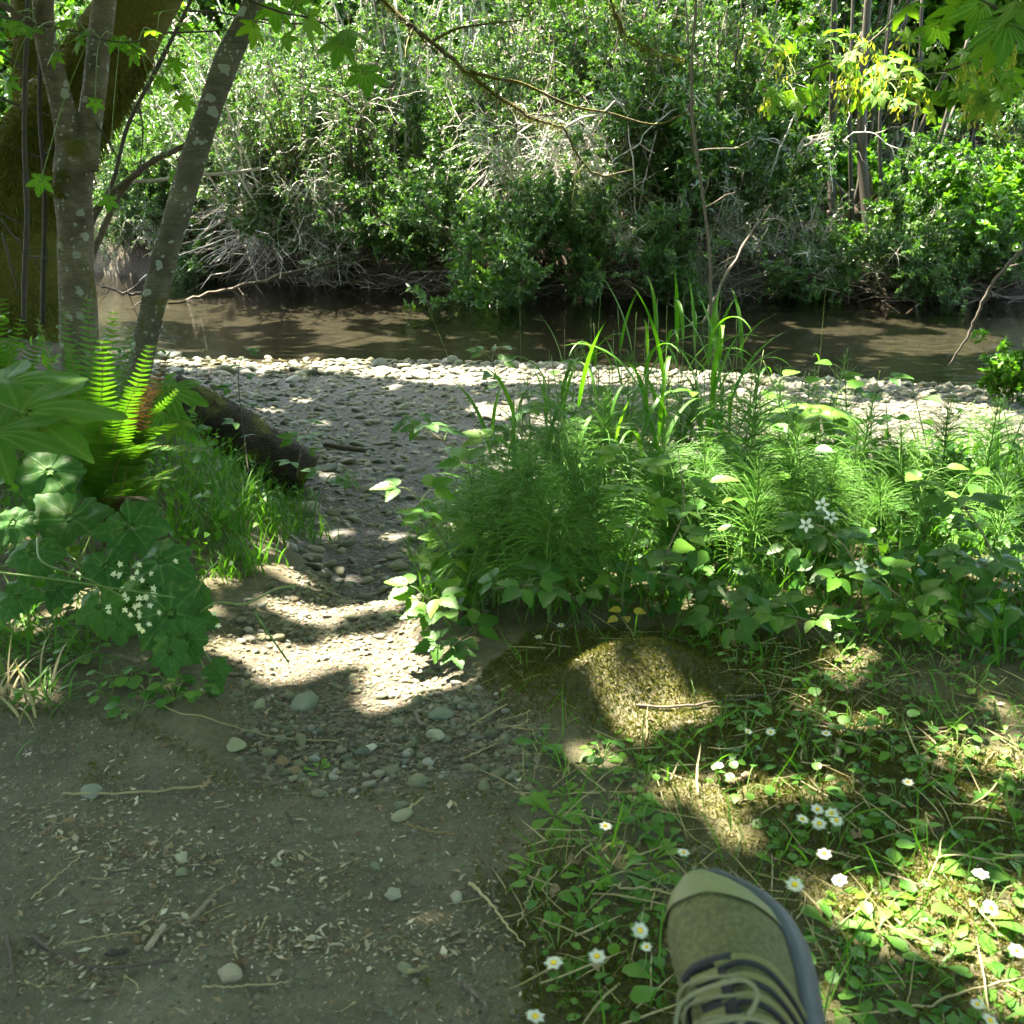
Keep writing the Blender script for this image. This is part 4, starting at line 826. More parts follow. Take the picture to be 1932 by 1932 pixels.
crowns = [(-6.5, -3.0, 'unseen_maple', 'unseen maple added behind the viewer on the left, crown gaps shaped to dapple the path'), (5.5, -3.5, 'unseen_maple', 'unseen maple added behind the viewer on the right, crown gaps shaped to dapple the moss'), (-8.5, 6.5, 'unseen_maple', 'unseen maple added left of the mossy trunk, crown gaps shaped to dapple the stream'), (9.5, 7.0, 'unseen_maple', 'unseen maple added on the right bank, crown gaps shaped to dapple the stream')]
cx = np.array([[c[0], c[1]] for c in crowns]); own = np.argmin(((T[:, None, :2]-cx[None])**2).sum(-1), 1)
for i, (x, y, nm, lab) in enumerate(crowns):
    e = empty(nm, (x, y, gz(x, y)), lab, 'tree', 'trees overhead, outside the picture')
    P = spline([(x, y, gz(x, y)-.2), (x+.1, y, 3), (x, y+.1, 6), (x, y, 10)], 30); g = G(); g.add(*trunk_geo(P, np.linspace(.3, .1, 30), 20, .06)); part('trunk', g, M['alder'], e)
    q = T[own == i]; tips = q[rng.integers(0, len(q), 26)]
    for tp in tips:
        b = P[int(U(13, 28))]; mid = b*.45+tp*.55+np.array([0, 0, .5]); g = G(); Q = spline([b, mid, tp], 12)
        g.add(*tubes(Q, np.linspace(.05, .008, 12), 6)); part('limb', g, M['alder'], e)
    V, F = copies(quadleaf(.5, .08, .12)[0]-np.array([0, .5, 0]), quadleaf()[1], frames(rv(len(q))*np.array([1, 1, .4]), np.array([0, 0, 1])+rv(len(q))*.6, lr[own == i]*1.9), q-np.array([0, 0, 0])); g = G(); g.add(V, F)
    part('crown', g, M['canopy'], e, False)['kind'] = 'stuff'
# ------------------------------------------------------------------ rotten log
def log_thing():
    A, B = ground(335, 800), ground(572, 935); A = A+np.array([-.1, .15, .06]); B = B+np.array([0, .05, .07])
    e = empty('rotten_log', tuple(B), 'rotten dark log with bare bark top lying at the edge of the gravel bar', 'log')
    n, seg = 50, 40; P = spline([A, A*.6+B*.4+np.array([0, 0, .03]), B], n); V, F = trunk_geo(P, np.linspace(.15, .125, n), seg, .09, fine=.022)
    g = G(); g.add(V, F[:1]); part('bark', g, M['oldlog'], e)
    for end, s in ((0, -1), (n-1, 1)):
        ring = V.reshape(n, seg, 3)[end]; c = ring.mean(0); g = G(); q = np.concatenate([ring, c+(ring-c)*.55-nrm(P[-1]-P[0])*.03*s, [c-nrm(P[-1]-P[0])*.05*s]]); j = np.arange(seg)
        g.add(q, [np.stack([j, (j+1) % seg, seg+(j+1) % seg, seg+j], -1), np.stack([seg+j, seg+(j+1) % seg, np.full(seg, 2*seg)], -1)]); part('broken_end', g, M['oldlog'], e)
    blades_on(P[:46], np.full(46, .13), 1500, .02, .0012, .3, e, 'moss')
log_thing()
stem_px('stick', 'short brown stick lying on the gravel bar right of the log', [(612, 838, 5.0, 9), (650, 845, 5.0, 11), (690, 850, 5.0, 9)], 'twig', 'stick', 12, 7)

# ------------------------------------------------------------------ ferns
def frond_geo(P, wid, npin=34):
    hz = (P[-1]-P[0])*np.array([1, 1, 0])+np.array([0, -.22, 0]); sd0 = nrm(np.cross([0, 0, 1.], hz))
    n = len(P); t = np.linspace(.24, .99, npin); k = np.clip((t*(n-1)).astype(int), 0, n-2); u = (t*(n-1)-k)[:, None]
    c = P[k]*(1-u)+P[k+1]*u; T = nrm(P[k+1]-P[k]); side = sd0+.15*rv(1)[0]; side = nrm(side-T*(T*side).sum(-1, keepdims=True)); nz = np.cross(side, T)
    L = wid*np.clip(np.sin(np.pi*np.clip((t-.2)*.98+.14, 0, 1))**.7*(1.05-t*.35), .06, 2); g = G()
    for s in (-1, 1):
        d = side*s+T*.22+nz*.12+.07*rv(npin)*np.array([1, 1, 1.5]); V, F = copies(*PINNA, frames(d, nz+.25*rv(npin), L*U(.9, 1.08, npin)), c); g.add(V, F)
    r_ = G(); r_.add(*tubes(P, np.linspace(.0028, .0008, n), 5)); return r_, g
def fern(name, label, base, fronds, wid=.07, m='fern'):
    e = empty(name, tuple(base), label, 'fern', 'ferns on the left bank')
    for tipp, arch, dead in fronds:
        tip = np.asarray(tipp); mid = (base+tip)/2+np.array([0, 0, arch]); P = spline([base, base*.5+mid*.5+np.array([0, 0, arch*.35]), mid, tip], 22)
        r_, g = frond_geo(P, wid*U(.85, 1.1), int(26+14*np.linalg.norm(tip-base)/.5))
        o = part('frond', g, M['fern_dead' if dead else m], e, False); rr = part('rachis', r_, M['rachis'], None); rr.data.transform(Matrix.Translation(-Vector(e.location))); rr.parent = o
    return e
fy = 2.75; x_ = at(178, 905, fy)[0]; fb = np.array([x_, fy, gz(x_, fy)])
fern('sword_fern', 'large sword fern at the foot of the leaning trunk', fb, [(at(px_, py_, fy+dy_), ar_, dd_) for px_, py_, dy_, ar_, dd_ in [(70, 600, .25, .05, 0), (118, 575, .3, .05, 0), (165, 560, .25, .04, 0), (214, 585, .1, .04, 0), (248, 615, .3, .05, 0), (285, 650, .0, .06, 0), (318, 672, -.1, .07, 1),
      (335, 735, .1, .10, 0), (372, 790, -.1, .14, 0), (392, 850, -.2, .15, 0), (335, 905, -.4, .10, 0), (292, 945, -.4, .08, 1), (195, 640, -.2, .05, 0), (255, 730, -.25, .08, 0), (300, 830, -.35, .12, 0), (130, 650, -.1, .05, 0)]], .066)
fb2 = ground(-5, 900); fb2[1] = 3.3; fb2[2] = gz(fb2[0], 3.3)
fern('sword_fern', 'yellow-green fern fronds standing at the left picture edge', fb2, [(at(5, 560, 3.3), .03, 0), (at(40, 600, 3.35), .03, 0), (at(75, 640, 3.3), .03, 0), (at(-40, 600, 3.2), .03, 0), (at(20, 640, 3.4), .02, 0), (at(100, 700, 3.3), .05, 0)], .08)
x_ = at(215, 960, 2.75)[0]; fb3 = np.array([x_, 2.75, gz(x_, 2.75)])
fern('sword_fern', 'small fern with a withered brown frond below the sword fern', fb3, [(at(330, 880, fy-.5), .06, 0), (at(282, 945, fy-.6), .08, 1), (at(255, 1000, fy-.6), .05, 0), (at(240, 880, fy-.5), .04, 0)], .05)

# ------------------------------------------------------------------ broad-leaved plants of the left bank
def leaf_at(e, me, px, py, wpx, Y, tipdir, normal, stalk_from, sm='stem_green', asp=1.9, r_=.0022):
    c = at(px, py, Y); s = wpx/1932*2*TAN*project(c)[2]/asp
    b = c-nrm(np.asarray(tipdir, float))*s*.1
    put('leaf', me, e, b, tipdir, normal, s); k = np.asarray(stalk_from)
    mid = (k+b)/2+np.array([0, 0, .04])*np.linalg.norm(k-b)/.3; g = G(); g.add(*tubes(spline([k, mid, b], 9), np.full(9, r_), 5)); part('leaf_stalk', g, M[sm], e)
sp = np.array([-1.05, 1.9, gz(-1.05, 1.9)])
e = empty('maple_seedling', tuple(sp), 'maple seedling with very large flat leaves at the left edge', 'seedling')
g = G(); g.add(*tubes(spline([sp, sp+np.array([-.03, 0, .35]), sp+np.array([.0, .02, .62])], 10), np.linspace(.006, .004, 10), 6)); part('stem', g, M['stem_green'], e)
for a in [(60, 775, 330, 1.95, (.9, .35, -.02), (.0, -.42, 1)), (0, 820, 260, 1.85, (.9, -.1, -.1), (.05, -.35, 1)), (20, 725, 260, 2.05, (.6, .6, .12), (-.1, -.5, 1))]:
    leaf_at(e, BIGM, *a, sp+np.array([0, .02, .6]), asp=1.7)
x_ = at(300, 850, 3.8)[0]; sp = np.array([x_, 3.8, gz(x_, 3.8)]); e = empty('maple_seedling', tuple(sp), 'small maple seedling with two bright leaves right of the leaning trunk', 'seedling')
for a in [(325, 738, 130, 3.9, (.7, -.1, -.1), (0, -.6, 1)), (312, 775, 90, 3.85, (.3, -.5, -.5), (.2, -.8, .8)), (300, 720, 80, 4.0, (.2, .6, .1), (0, -.5, 1)), (330, 800, 70, 3.8, (.6, -.4, -.5), (.2, -.7, .8))]:
    leaf_at(e, MAPLE[1], *a, sp, asp=1.7)
vp = ground(310, 1285); ev = empty('wild_cucumber_vine', tuple(vp), 'sprawling vine with big dark lobed leaves left of the gravel path', 'vine')
VL = [(128, 985, 170, 2.35, (-.1, -.7, -.35), (.1, -.6, .8)), (90, 895, 150, 2.55, (-.2, -.5, -.5), (.2, -.75, .7)), (250, 1000, 150, 2.25, (.5, -.4, -.5), (.2, -.75, .7)), (310, 1060, 150, 2.1, (.7, -.2, -.1), (-.15, -.6, 1)),
      (325, 1165, 175, 2.0, (.4, -.4, -.7), (.2, -.85, .5)), (200, 1075, 120, 2.15, (.2, -.5, -.6), (0, -.8, .6)), (185, 1150, 110, 2.0, (.0, -.5, -.8), (0, -.9, .5)), (110, 1115, 95, 2.1, (-.2, -.5, -.5), (0, -.7, .7)), (20, 990, 110, 2.3, (-.5, -.4, -.4), (0, -.7, .8)),
      (350, 1210, 110, 1.95, (.4, -.3, -.8), (.4, -.8, .4)), (320, 1235, 90, 1.9, (.1, -.5, -.7), (0, -.85, .6)), (410, 1265, 60, 1.92, (.5, -.4, -.5), (.2, -.7, .7)), (405, 1300, 50, 1.9, (.1, -.3, -.9), (.2, -.9, .4)), (60, 1050, 120, 2.2, (-.2, -.5, -.5), (0, -.7, .8)),
      (235, 930, 110, 2.6, (.2, -.6, -.4), (0, -.7, .8)), (275, 1110, 110, 2.08, (.2, -.5, -.6), (.1, -.8, .6)), (30, 1130, 100, 2.05, (-.3, -.5, -.4), (0, -.7, .8)), (160, 900, 90, 2.7, (.2, -.5, -.5), (0, -.7, .8)), (375, 1130, 70, 2.05, (.7, -.2, -.4), (.1, -.8, .6)), (225, 1180, 80, 1.98, (.1, -.4, -.8), (0, -.9, .5))]
hub = [at(250, 1150, 2.25), at(150, 1060, 2.45), at(330, 1200, 2.1), at(90, 1050, 2.5)]
for i, a in enumerate(VL):
    c = at(a[0], a[1], a[3]); k = min(hub, key=lambda h: np.linalg.norm(h-c)); leaf_at(ev, VINE[(i*3+i//7) % 7], *a, k, asp=1.9)
for pts in [[vp, hub[2], hub[0], hub[1], hub[3], at(-40, 1080, 2.4)], [hub[2], at(400, 1140, 2.0), at(460, 1140, 1.95), at(520, 1112, 1.9), at(560, 1105, 1.9)], [at(0, 1080, 2.0), at(120, 1095, 1.95), at(250, 1115, 1.9), at(330, 1128, 1.95)], [hub[2], at(385, 1090, 2.0), at(412, 1058, 2.0)], [at(480, 1155, 1.95), at(510, 1200, 1.95), at(545, 1250, 1.98)], [at(70, 1015, 2.1), at(80, 1060, 2.0), at(160, 1090, 1.95), at(240, 1130, 1.95)]]:
    g = G(); g.add(*tubes(spline(pts, 24), np.full(24, .0022), 5)); part('vine_stem', g, M['stem_green'], ev)
for px, py in [(262, 1065), (250, 1090), (290, 1110), (285, 1082), (240, 1130), (255, 1145), (246, 1160), (275, 1125), (236, 1150), (262, 1155), (262, 1128), (283, 1142), (225, 1085), (214, 1083), (300, 1155), (270, 1190), (404, 1158), (412, 1180), (436, 1062), (360, 1310), (378, 1302)]+[(250+rng.normal()*28, 1125+rng.normal()*36) for _ in range(16)]:
    c = at(px, py, 1.93 if py < 1250 else 1.9); g = G(); a = np.arange(5)*1.2566+U(0, 6)
    u = nrm(np.array([U(-.4, .4), -1, U(0, .6)])); s_ = nrm(np.cross(u, [0, 0, 1.])); t_ = np.cross(s_, u)
    d = np.cos(a)[:, None]*s_+np.sin(a)[:, None]*t_; V, F = copies(*lance(.3), frames(d, np.tile(u, (5, 1)), np.full(5, .0078)*U(.7, 1.15, 5)), np.tile(c, (5, 1))); g.add(V, F); part('flower', g, M['cream'], ev, False)

def weed(name, label, base, group, tpl, n, L, m='weed', up=.5, cat='weed', stalk=0.0, spread=.012):
    e = empty(name, tuple(base), label, cat, group); a0 = U(0, 6.28)
    for i in range(n):
        a = a0+i*2.4+U(-.3, .3); el = U(.15, .9)*up; l = L*U(.65, 1.15)
        d = np.array([math.cos(a)*math.cos(el), math.sin(a)*math.cos(el), math.sin(el)]); b = np.asarray(base)+np.array([math.cos(a), math.sin(a), 0])*spread*U(.2, 1)
        if stalk:
            top = b+d*stalk*U(.5, 1.2)+np.array([0, 0, stalk*.6*U(.3, 1.2)]); g = G(); g.add(*tubes(spline([b, (b+top)/2+np.array([0, 0, .01]), top], 5), np.full(5, .0011), 4)); o = part('leaf_stalk', g, M['stem_green'], e)
            b = top; d = nrm(d*np.array([1, 1, .1])+np.array([0, 0, -.15]))
        put('leaf', WEED[tpl, m], e, b, d, np.array([-d[0]*.5+U(-.3, .3), -d[1]*.5+U(-.3, .3), 1]), l)
    return e
WEED = {}
for k, t in (('spat', SPAT), ('heart', HEART), ('ovate', OVATE)):
    for m in ('weed', 'bramble', 'lime', 'yellow'):
        g = G(); g.add(*t); WEED[k, m] = g.mesh('leaf', M[m])
r = random.Random(3)
for i in range(14):
    px, py = (i+r.random())*23.5, r.uniform(1180, 1330)
    if sdpoly(ground(px, py)[0], ground(px, py)[1], DIRT) < -.02: py -= 60
    weed('ground_weed', '%s of the small round-leaved weeds from left to right between vine and dirt' % ordinal(i), ground(px, py), 'weeds below the vine on the left', 'heart', 6, .022, 'weed', .6, stalk=.035)
for i, (px, py) in enumerate([(245, 1290), (280, 1310), (330, 1318), (260, 1345), (320, 1300), (365, 1320)]):
    weed('ground_weed', '%s round-leaved weed in the row along the dirt edge under the vine' % ['topmost left', 'second', 'topmost right', 'lowest', 'middle', 'rightmost'][i], ground(px, py), 'round-leaved row under the vine', 'heart', 6, .026, 'weed', .6, stalk=.03)
weed('ground_weed', 'tiny bright green tuft sprouting at the mouth of the gravel path', ground(600, 1455), None, 'spat', 9, .022, 'lime', .8)

# ------------------------------------------------------------------ grasses
def grass_tuft(name, label, base, n, L, wd, group=None, tilt=(.05, .5), bend=(.3, 1.6), m='grass', rad=.05, cat='grass tuft', parts=0):
    e = empty(name, tuple(base), label, cat, group); b = np.asarray(base)+np.stack([rng.normal(size=n)*rad, rng.normal(size=n)*rad, np.zeros(n)], -1); b[:, 2] = H(b[:, 0], b[:, 1])
    P = arcs(b, U(0, 6.28, n), U(*tilt, n), U(*bend, n), L*U(.5, 1.1, n), 8, .05); W = np.array([.6, .95, 1, .95, .8, .6, .35, .03])[None]*wd*U(.6, 1.2, n)[:, None]
    sd = np.cross(np.gradient(P, axis=1), np.array([0, 0, 1.]))+rv(n)[:, None]*.004
    for i in range(parts):
        V, F = ribbons(P[i:i+1], W[i:i+1], sd[i:i+1]); g = G(); g.add(V, F); part('blade', g, M[m], e)
    if n > parts:
        V, F = ribbons(P[parts:], W[parts:], sd[parts:]); g = G(); g.add(V, F); part('blades', g, M[m], e)['kind'] = 'stuff'
    return e
for px, py, L, n, lab in [(500, 1000, .22, 40, 'sunlit grass tuft at the head of the path left side'), (450, 960, .26, 50, 'grass tuft in front of the rotten log'), (540, 985, .24, 40, 'grass tuft under the broken end of the log'), (390, 950, .28, 40, 'tall grass tuft between fern and log'), (420, 1010, .2, 60, 'low dense grass tuft left of the sunlit one'),
                          (350, 1010, .22, 50, 'grass tuft just right of the vine leaves'), (470, 1060, .12, 60, 'short grass at the crest of the path'), (600, 1020, .14, 40, 'short grass under the log end beside the path'), (440, 1090, .1, 50, 'short grass behind the white vine flowers'), (560, 940, .2, 30, 'grass leaning on the log end')]:
    grass_tuft('grass_tuft', lab, ground(px, py), n, L, .0028, 'grass tufts around the rotten log', parts=6)
for px, py, L, lab in [(30, 1200, .25, 'broad-bladed grass tuft at the left edge'), (70, 1240, .14, 'short grass below the left edge tuft'), (10, 1330, .16, 'dry grass at the left edge of the dirt'), (80, 1330, .14, 'sparse grass hanging onto the dirt at left'), (180, 1230, .15, 'grass behind the round-leaved row')]:
    grass_tuft('grass_tuft', lab, ground(px, py), 26, L, .003, 'grass tufts at the left edge', m='straw' if 'dry' in lab else 'grass', parts=5, tilt=(.3, 1.1))
# reed grass in the middle
BL = []
for i in range(5):
    P = arcs(np.zeros((1, 3)), np.zeros(1), np.array([[.25, .35, .2, .5, .3][i]]), np.array([[1.2, 2.0, .6, 1.6, 2.5][i]]), np.ones(1), 10)
    V, F = ribbons(P, np.array([[.5, .8, 1, 1, .95, .85, .7, .5, .28, .02]])*.027, np.array([[[0, 1., 0]]])); g = G(); g.add(V, F); BL.append(g.mesh('blade', M['grass']))
def reed(px, Y, top_py, label, lean=None, blades=6, group='tall reed grass between the horsetails', thick=.0022, bl=.27):
    d = at(px, 900, Y); b = np.array([d[0]+U(-.05, .05), Y, gz(d[0], Y)]); tip = at(px+U(-18, 18), top_py, Y+U(-.1, .1)) if lean is None else at(lean, top_py, Y)
    e = empty('reed_grass', tuple(b), label, 'grass', group)
    P = spline([b, b*.55+tip*.45+rng.normal(size=3)*.015, tip], 14); g = G(); g.add(*tubes(P, np.linspace(thick, thick*.4, 14), 5)); part('stalk', g, M['stem_green'], e)
    a = U(0, 6.28)
    for i in range(blades):
        k = int(3+i*(10/blades)); a += 2.4+U(-.6, .6); x = np.array([math.cos(a), math.sin(a), 0])
        put('blade', BL[int(U(0, 5))], e, P[k], np.cross([0, 0, 1.], x), np.array([0, 0, 1.]), bl*U(.7, 1.2))
for i, (px, Y, ty) in enumerate(sorted([(1180, 3.3, 575), (1240, 3.4, 560), (1300, 3.3, 545), (1335, 3.2, 610), (1370, 3.3, 600), (1400, 3.4, 590), (1150, 3.5, 620), (1110, 3.2, 640), (1210, 3.1, 640), (1270, 3.0, 650), (1320, 3.5, 580), (1060, 3.3, 690), (1020, 3.1, 710), (1090, 3.0, 700), (1350, 3.0, 660), (1160, 2.9, 720),
                                  (1250, 2.8, 720), (1000, 3.3, 700), (960, 3.0, 740), (930, 3.2, 760), (1080, 3.6, 620), (1120, 3.3, 600), (1430, 3.4, 660), (1390, 3.1, 640), (1230, 3.6, 590), (1050, 3.5, 660), (1290, 3.7, 560), (1345, 3.5, 555), (1135, 3.1, 610), (1195, 3.2, 590), (1225, 3.0, 620), (1265, 3.2, 575), (1285, 3.4, 550), (1325, 3.1, 570), (1360, 3.4, 565), (1385, 3.3, 600)])):
    reed(px, Y, ty, '%s from the left: tall arching reed grass stalk above the horsetails' % ordinal(i), blades=r.choice([5, 6, 7]))
for px, Y, ty, lx, lab in [(1030, 2.6, 560, 800, 'fine grass stem with drooping seed head leaning left over the water'), (1010, 2.7, 540, 980, 'fine upright grass stem before the drooping willow'), (1125, 2.9, 530, 1135, 'fine grass stem with thin seed head before the dark undercut'), (1500, 3.4, 520, 1560, 'fine grass stem arching right over the stream')]:
    reed(px, Y, ty, lab, lean=lx, blades=3, thick=.0011, bl=.12)

# ------------------------------------------------------------------ horsetails
def whorl(n, L, droop, up):
    a = np.arange(n)/n*6.283+U(-.1, .1, n); P = arcs(np.zeros((n, 3)), a, np.full(n, up)+U(-.12, .12, n), U(.5, 1.2, n)*droop, L*U(.8, 1.1, n), 6, .02)
    P = P+np.stack([np.cos(a), np.sin(a), 0*a], -1)[:, None]*.004
    g = G(); g.add(*tubes(P, np.linspace(.0012, .0007, 6)[None]*np.ones((n, 1)), 3)); return g.mesh('whorl', M['horsetail'])
WH = [whorl(18, .15, 1.2, 1.0), whorl(22, .18, 1.6, 1.0), whorl(16, .13, .8, .8), whorl(14, .09, .4, .6), whorl(20, .2, 1.9, 1.0)]
def horsetail(px, Y, top_px, top_py, label, nodes=15, wide=1.0, group='horsetails in the thicket', base_py=None):
    if base_py is not None: b = ground(px, base_py)
    else: x = at(px, 950, Y)[0]; b = np.array([x, Y, gz(x, Y)])
    tip = at(top_px, top_py, float(b[1])-.02); P = spline([b, b*.5+tip*.5+rng.normal(size=3)*.012, tip], 40)
    e = empty('horsetail', tuple(b), label, 'horsetail', group); g = G(); g.add(*tubes(P, np.linspace(.0048, .0014, 40), 8)); part('stem', g, M['stem_green'], e)
    H_ = np.linalg.norm(tip-b)
    for i in range(nodes):
        t = .18+.8*i/(nodes-1); k = int(t*38); T = nrm(P[k+1]-P[k]); a = U(0, 6.28); x = np.array([math.cos(a), math.sin(a), 0])
        s = wide*(H_/.55)**.5*np.clip(1.15*(1-((t-.5)/.62)**2), .18, 1.2)
        v = 3 if t > .88 else int(U(0, 5)); put('whorl', WH[v], e, P[k], np.cross(T, x), T, s)
HL = [(1010, 2.55, 1000, 835, 'bushy horsetail at the left front of the thicket'), (1085, 2.5, 1078, 838, 'full bushy horsetail in the middle of the thicket front'), (930, 2.5, 950, 900, 'horsetail at the leftmost end of the thicket beside the path'), (1040, 2.35, 1045, 930, 'low horsetail before the full bushy one'),
      (1386, 2.85, 1433, 690, 'tall sunlit horsetail leaning right above the others'), (1846, 2.9, 1884, 755, 'tall horsetail near the right picture edge'), (1130, 2.45, 1120, 900, 'drooping horsetail just left of the sunlit bramble shoot'), (1620, 3.0, 1650, 745, 'horsetail right of the umbrella-like leaf'), (1500, 2.95, 1510, 800, 'horsetail under the umbrella-like leaf'),
      (1260, 2.7, 1255, 800, 'horsetail right behind the sunlit bramble shoot'), (1310, 2.7, 1330, 830, 'horsetail between bramble shoot and tall leaning horsetail'), (1560, 2.7, 1580, 850, 'horsetail above the white bramble flowers'), (1710, 2.9, 1700, 800, 'horsetail before the sunlit gravel at right'), (1770, 3.1, 1790, 750, 'horsetail second from the right edge'), (1450, 2.6, 1450, 900, 'low horsetail left of the white bramble flowers'), (1680, 2.7, 1660, 900, 'low horsetail right of the white bramble flowers')]
HL += [(885, 2.6, 890, 905, 'horsetail closest to the path on the thicket side'), (905, 2.8, 912, 850, 'second horsetail from the path, half behind the first'), (965, 2.95, 970, 790, 'tall horsetail at the left back corner of the thicket'), (1050, 3.0, 1052, 760, 'tall horsetail behind the two bushy ones'), (1130, 3.0, 1140, 740, 'tall horsetail among the reed grass')]
for i, a in enumerate(HL): horsetail(*a, nodes=18 if i < 4 else 15, wide=1.3 if i < 4 else 1.05)
for i in range(20):
    px = 980+(i+r.random())*31; Y = r.uniform(3.3, 4.3)
    horsetail(px, Y, px+r.uniform(-20, 20), r.uniform(650, 760), '%s from the left: horsetail in the back row before the gravel bar' % ordinal(i), 12, 1.0, 'back row of horsetails')
for i in range(18):
    px = 960+(i+r.random())*58 if i < 8 else 1440+(i-8+r.random())*48; Y = r.uniform(2.5, 3.7)
    horsetail(px, Y, px+r.uniform(-25, 25), r.uniform(800, 960) if Y < 3 else r.uniform(740, 840), '%s from the left: horsetail deep in the %s half of the thicket' % (ordinal(i % 8 if i < 8 else i-8), 'left' if i < 8 else 'right'), 12, 1.0, 'horsetails deep in the thicket')
horsetail(1385, 2.2, 1448, 1085, 'horsetail tipped toward the viewer like a green starburst', 12, 1.25, base_py=1170)
horsetail(1340, 2.2, 1290, 1090, 'small horsetail beside the green starburst one', 9, .9, base_py=1165)

# ------------------------------------------------------------------ brambles and other leafy shoots
g = G()
for a, s, c in ((0, 1, 0), (1.05, .85, .04), (-1.05, .85, .04)):
    ca, sa = math.cos(a), math.sin(a); R_ = np.array([[ca, sa, 0], [-sa, ca, 0], [0, 0, 1]]); V, F = OVATE; g.add((V*s+np.array([0, .12, 0]))@R_.T, F)
TRI = {'bramble': g.mesh('leaf', M['bramble']), 'lime': g.mesh('leaf', M['lime']), 'broad': g.mesh('leaf', M['broad'])}
OV = {m: WEED['ovate', m] for m in ('bramble', 'lime', 'yellow', 'weed')}
OV['broad'] = OV['weed']
def shoot(name, label, pts, leaves, m='bramble', tri=True, L=.06, cane='cane', group=None, r0=.0028, cat='bramble'):
    P = spline(pts, 24); e = empty(name, tuple(P[0]), label, cat, group); g = G(); g.add(*tubes(P, np.linspace(r0, r0*.45, 24), 6)); part('cane', g, M[cane], e)
    a = U(0, 6.28)
    for i in range(leaves):
        k = int(4+i*19/leaves); a += 2.4+U(-.5, .5); T = nrm(P[min(k+1, 23)]-P[k-1]); x = np.array([math.cos(a), math.sin(a), .25]); d = nrm(x+T*.4)
        b = P[k]+d*L*.7; g = G(); g.add(*tubes(spline([P[k], (P[k]+b)/2+np.array([0, 0, .006]), b], 5), np.full(5, .0009), 4)); part('leaf_stalk', g, M['stem_green'], e)
        put('leaf', TRI[m] if tri else OV[m], e, b, d+np.array([0, -.15, -.35]), np.array([U(-.3, .3), U(-.6, -.1), 1]), L*U(.75, 1.15))
    return e
G2 = lambda px, py: ground(px, py)
shoot('bramble_shoot', 'bright sunlit young bramble shoot in the middle of the thicket', [at(1176, 1150, 2.3), at(1176, 1097, 2.3), at(1200, 994, 2.3), at(1197, 925, 2.3), at(1183, 853, 2.3)], 10, 'lime', True, .058, 'stem_green')
for i, (pts, lab, n) in enumerate([
    ([(890, 1110, 2.5), (850, 1040, 2.45), (800, 960, 2.4), (775, 920, 2.4)], 'bramble cane leaning left over the path from the thicket', 7), ([(960, 1000, 2.9), (880, 880, 2.9), (820, 820, 2.95), (770, 800, 3.0)], 'long bramble cane arching left above the gravel bar', 6),
    ([(1010, 900, 3.3), (960, 760, 3.4), (930, 690, 3.4), (935, 650, 3.4)], 'bramble rising in front of the water left of the reed grass', 7), ([(850, 1180, 2.25), (820, 1140, 2.2), (790, 1120, 2.15)], 'low dark bramble at the left foot of the thicket', 6), ([(900, 1190, 2.25), (860, 1215, 2.15), (835, 1235, 2.1)], 'bramble leaves creeping onto the gravel from the thicket foot', 5),
    ([(1100, 1140, 2.3), (1050, 1110, 2.2), (1000, 1105, 2.15), (930, 1110, 2.15)], 'dark bramble leaves in front of the bushy horsetails', 7), ([(1250, 1120, 2.35), (1260, 1040, 2.3), (1290, 960, 2.35), (1280, 850, 2.5)], 'bramble right of the sunlit shoot', 7), ([(1320, 1130, 2.3), (1280, 1090, 2.25), (1230, 1080, 2.2)], 'low bramble at the foot of the sunlit shoot', 5),
    ([(1640, 1120, 2.2), (1600, 1040, 2.25), (1560, 1000, 2.3), (1525, 985, 2.3)], 'flowering bramble stem with white blossoms', 6), ([(1750, 1180, 2.1), (1690, 1120, 2.15), (1640, 1090, 2.15), (1560, 1080, 2.2)], 'dark bramble below the white blossoms', 7), ([(1900, 1100, 2.3), (1850, 1000, 2.4), (1810, 950, 2.4), (1780, 930, 2.4)], 'bramble with pale leaves at the right of the thicket', 7),
    ([(1930, 1150, 2.2), (1880, 1080, 2.2), (1830, 1060, 2.2), (1780, 1070, 2.2)], 'bramble at the right edge in the shade', 7), ([(1850, 1230, 2.0), (1800, 1180, 2.05), (1740, 1170, 2.05), (1680, 1165, 2.1)], 'bramble trailing over the dark grass at right', 8), ([(1480, 1180, 2.2), (1440, 1150, 2.15), (1380, 1170, 2.1), (1340, 1180, 2.1)], 'low bramble under the starburst horsetail', 6),
    ([(1880, 1180, 2.1), (1900, 1130, 2.1), (1930, 1110, 2.1)], 'bramble tip leaving the picture at right', 5), ([(1560, 1210, 2.1), (1520, 1170, 2.1), (1480, 1160, 2.1)], 'small bramble left of the dark trailing one', 5), ([(470, 900, 4.0), (455, 780, 4.2), (450, 700, 4.3), (460, 660, 4.3)], 'dark leafy sapling standing on the gravel by the log', 8), ([(600, 960, 3.6), (620, 900, 3.7), (650, 900, 3.7), (690, 910, 3.7)], 'low leafy shoot beside the log end on the gravel', 5),
    ([(560, 900, 4.0), (570, 840, 4.0), (590, 800, 4.0)], 'leafy shoot growing over the end of the log', 5), ([(760, 830, 4.6), (780, 800, 4.6), (800, 790, 4.5)], 'small leafy seedling in the middle of the gravel bar', 4)]):
    sb = 'dark leafy sapling' in lab
    shoot('bramble' if not sb else 'sapling', lab, [at(*p) for p in pts], n, 'bramble' if i % 3 else 'broad', True, .062 if not sb else .055, 'cane' if not sb else 'stem_dark', 'brambles in and around the thicket', cat='bramble' if not sb else 'sapling')
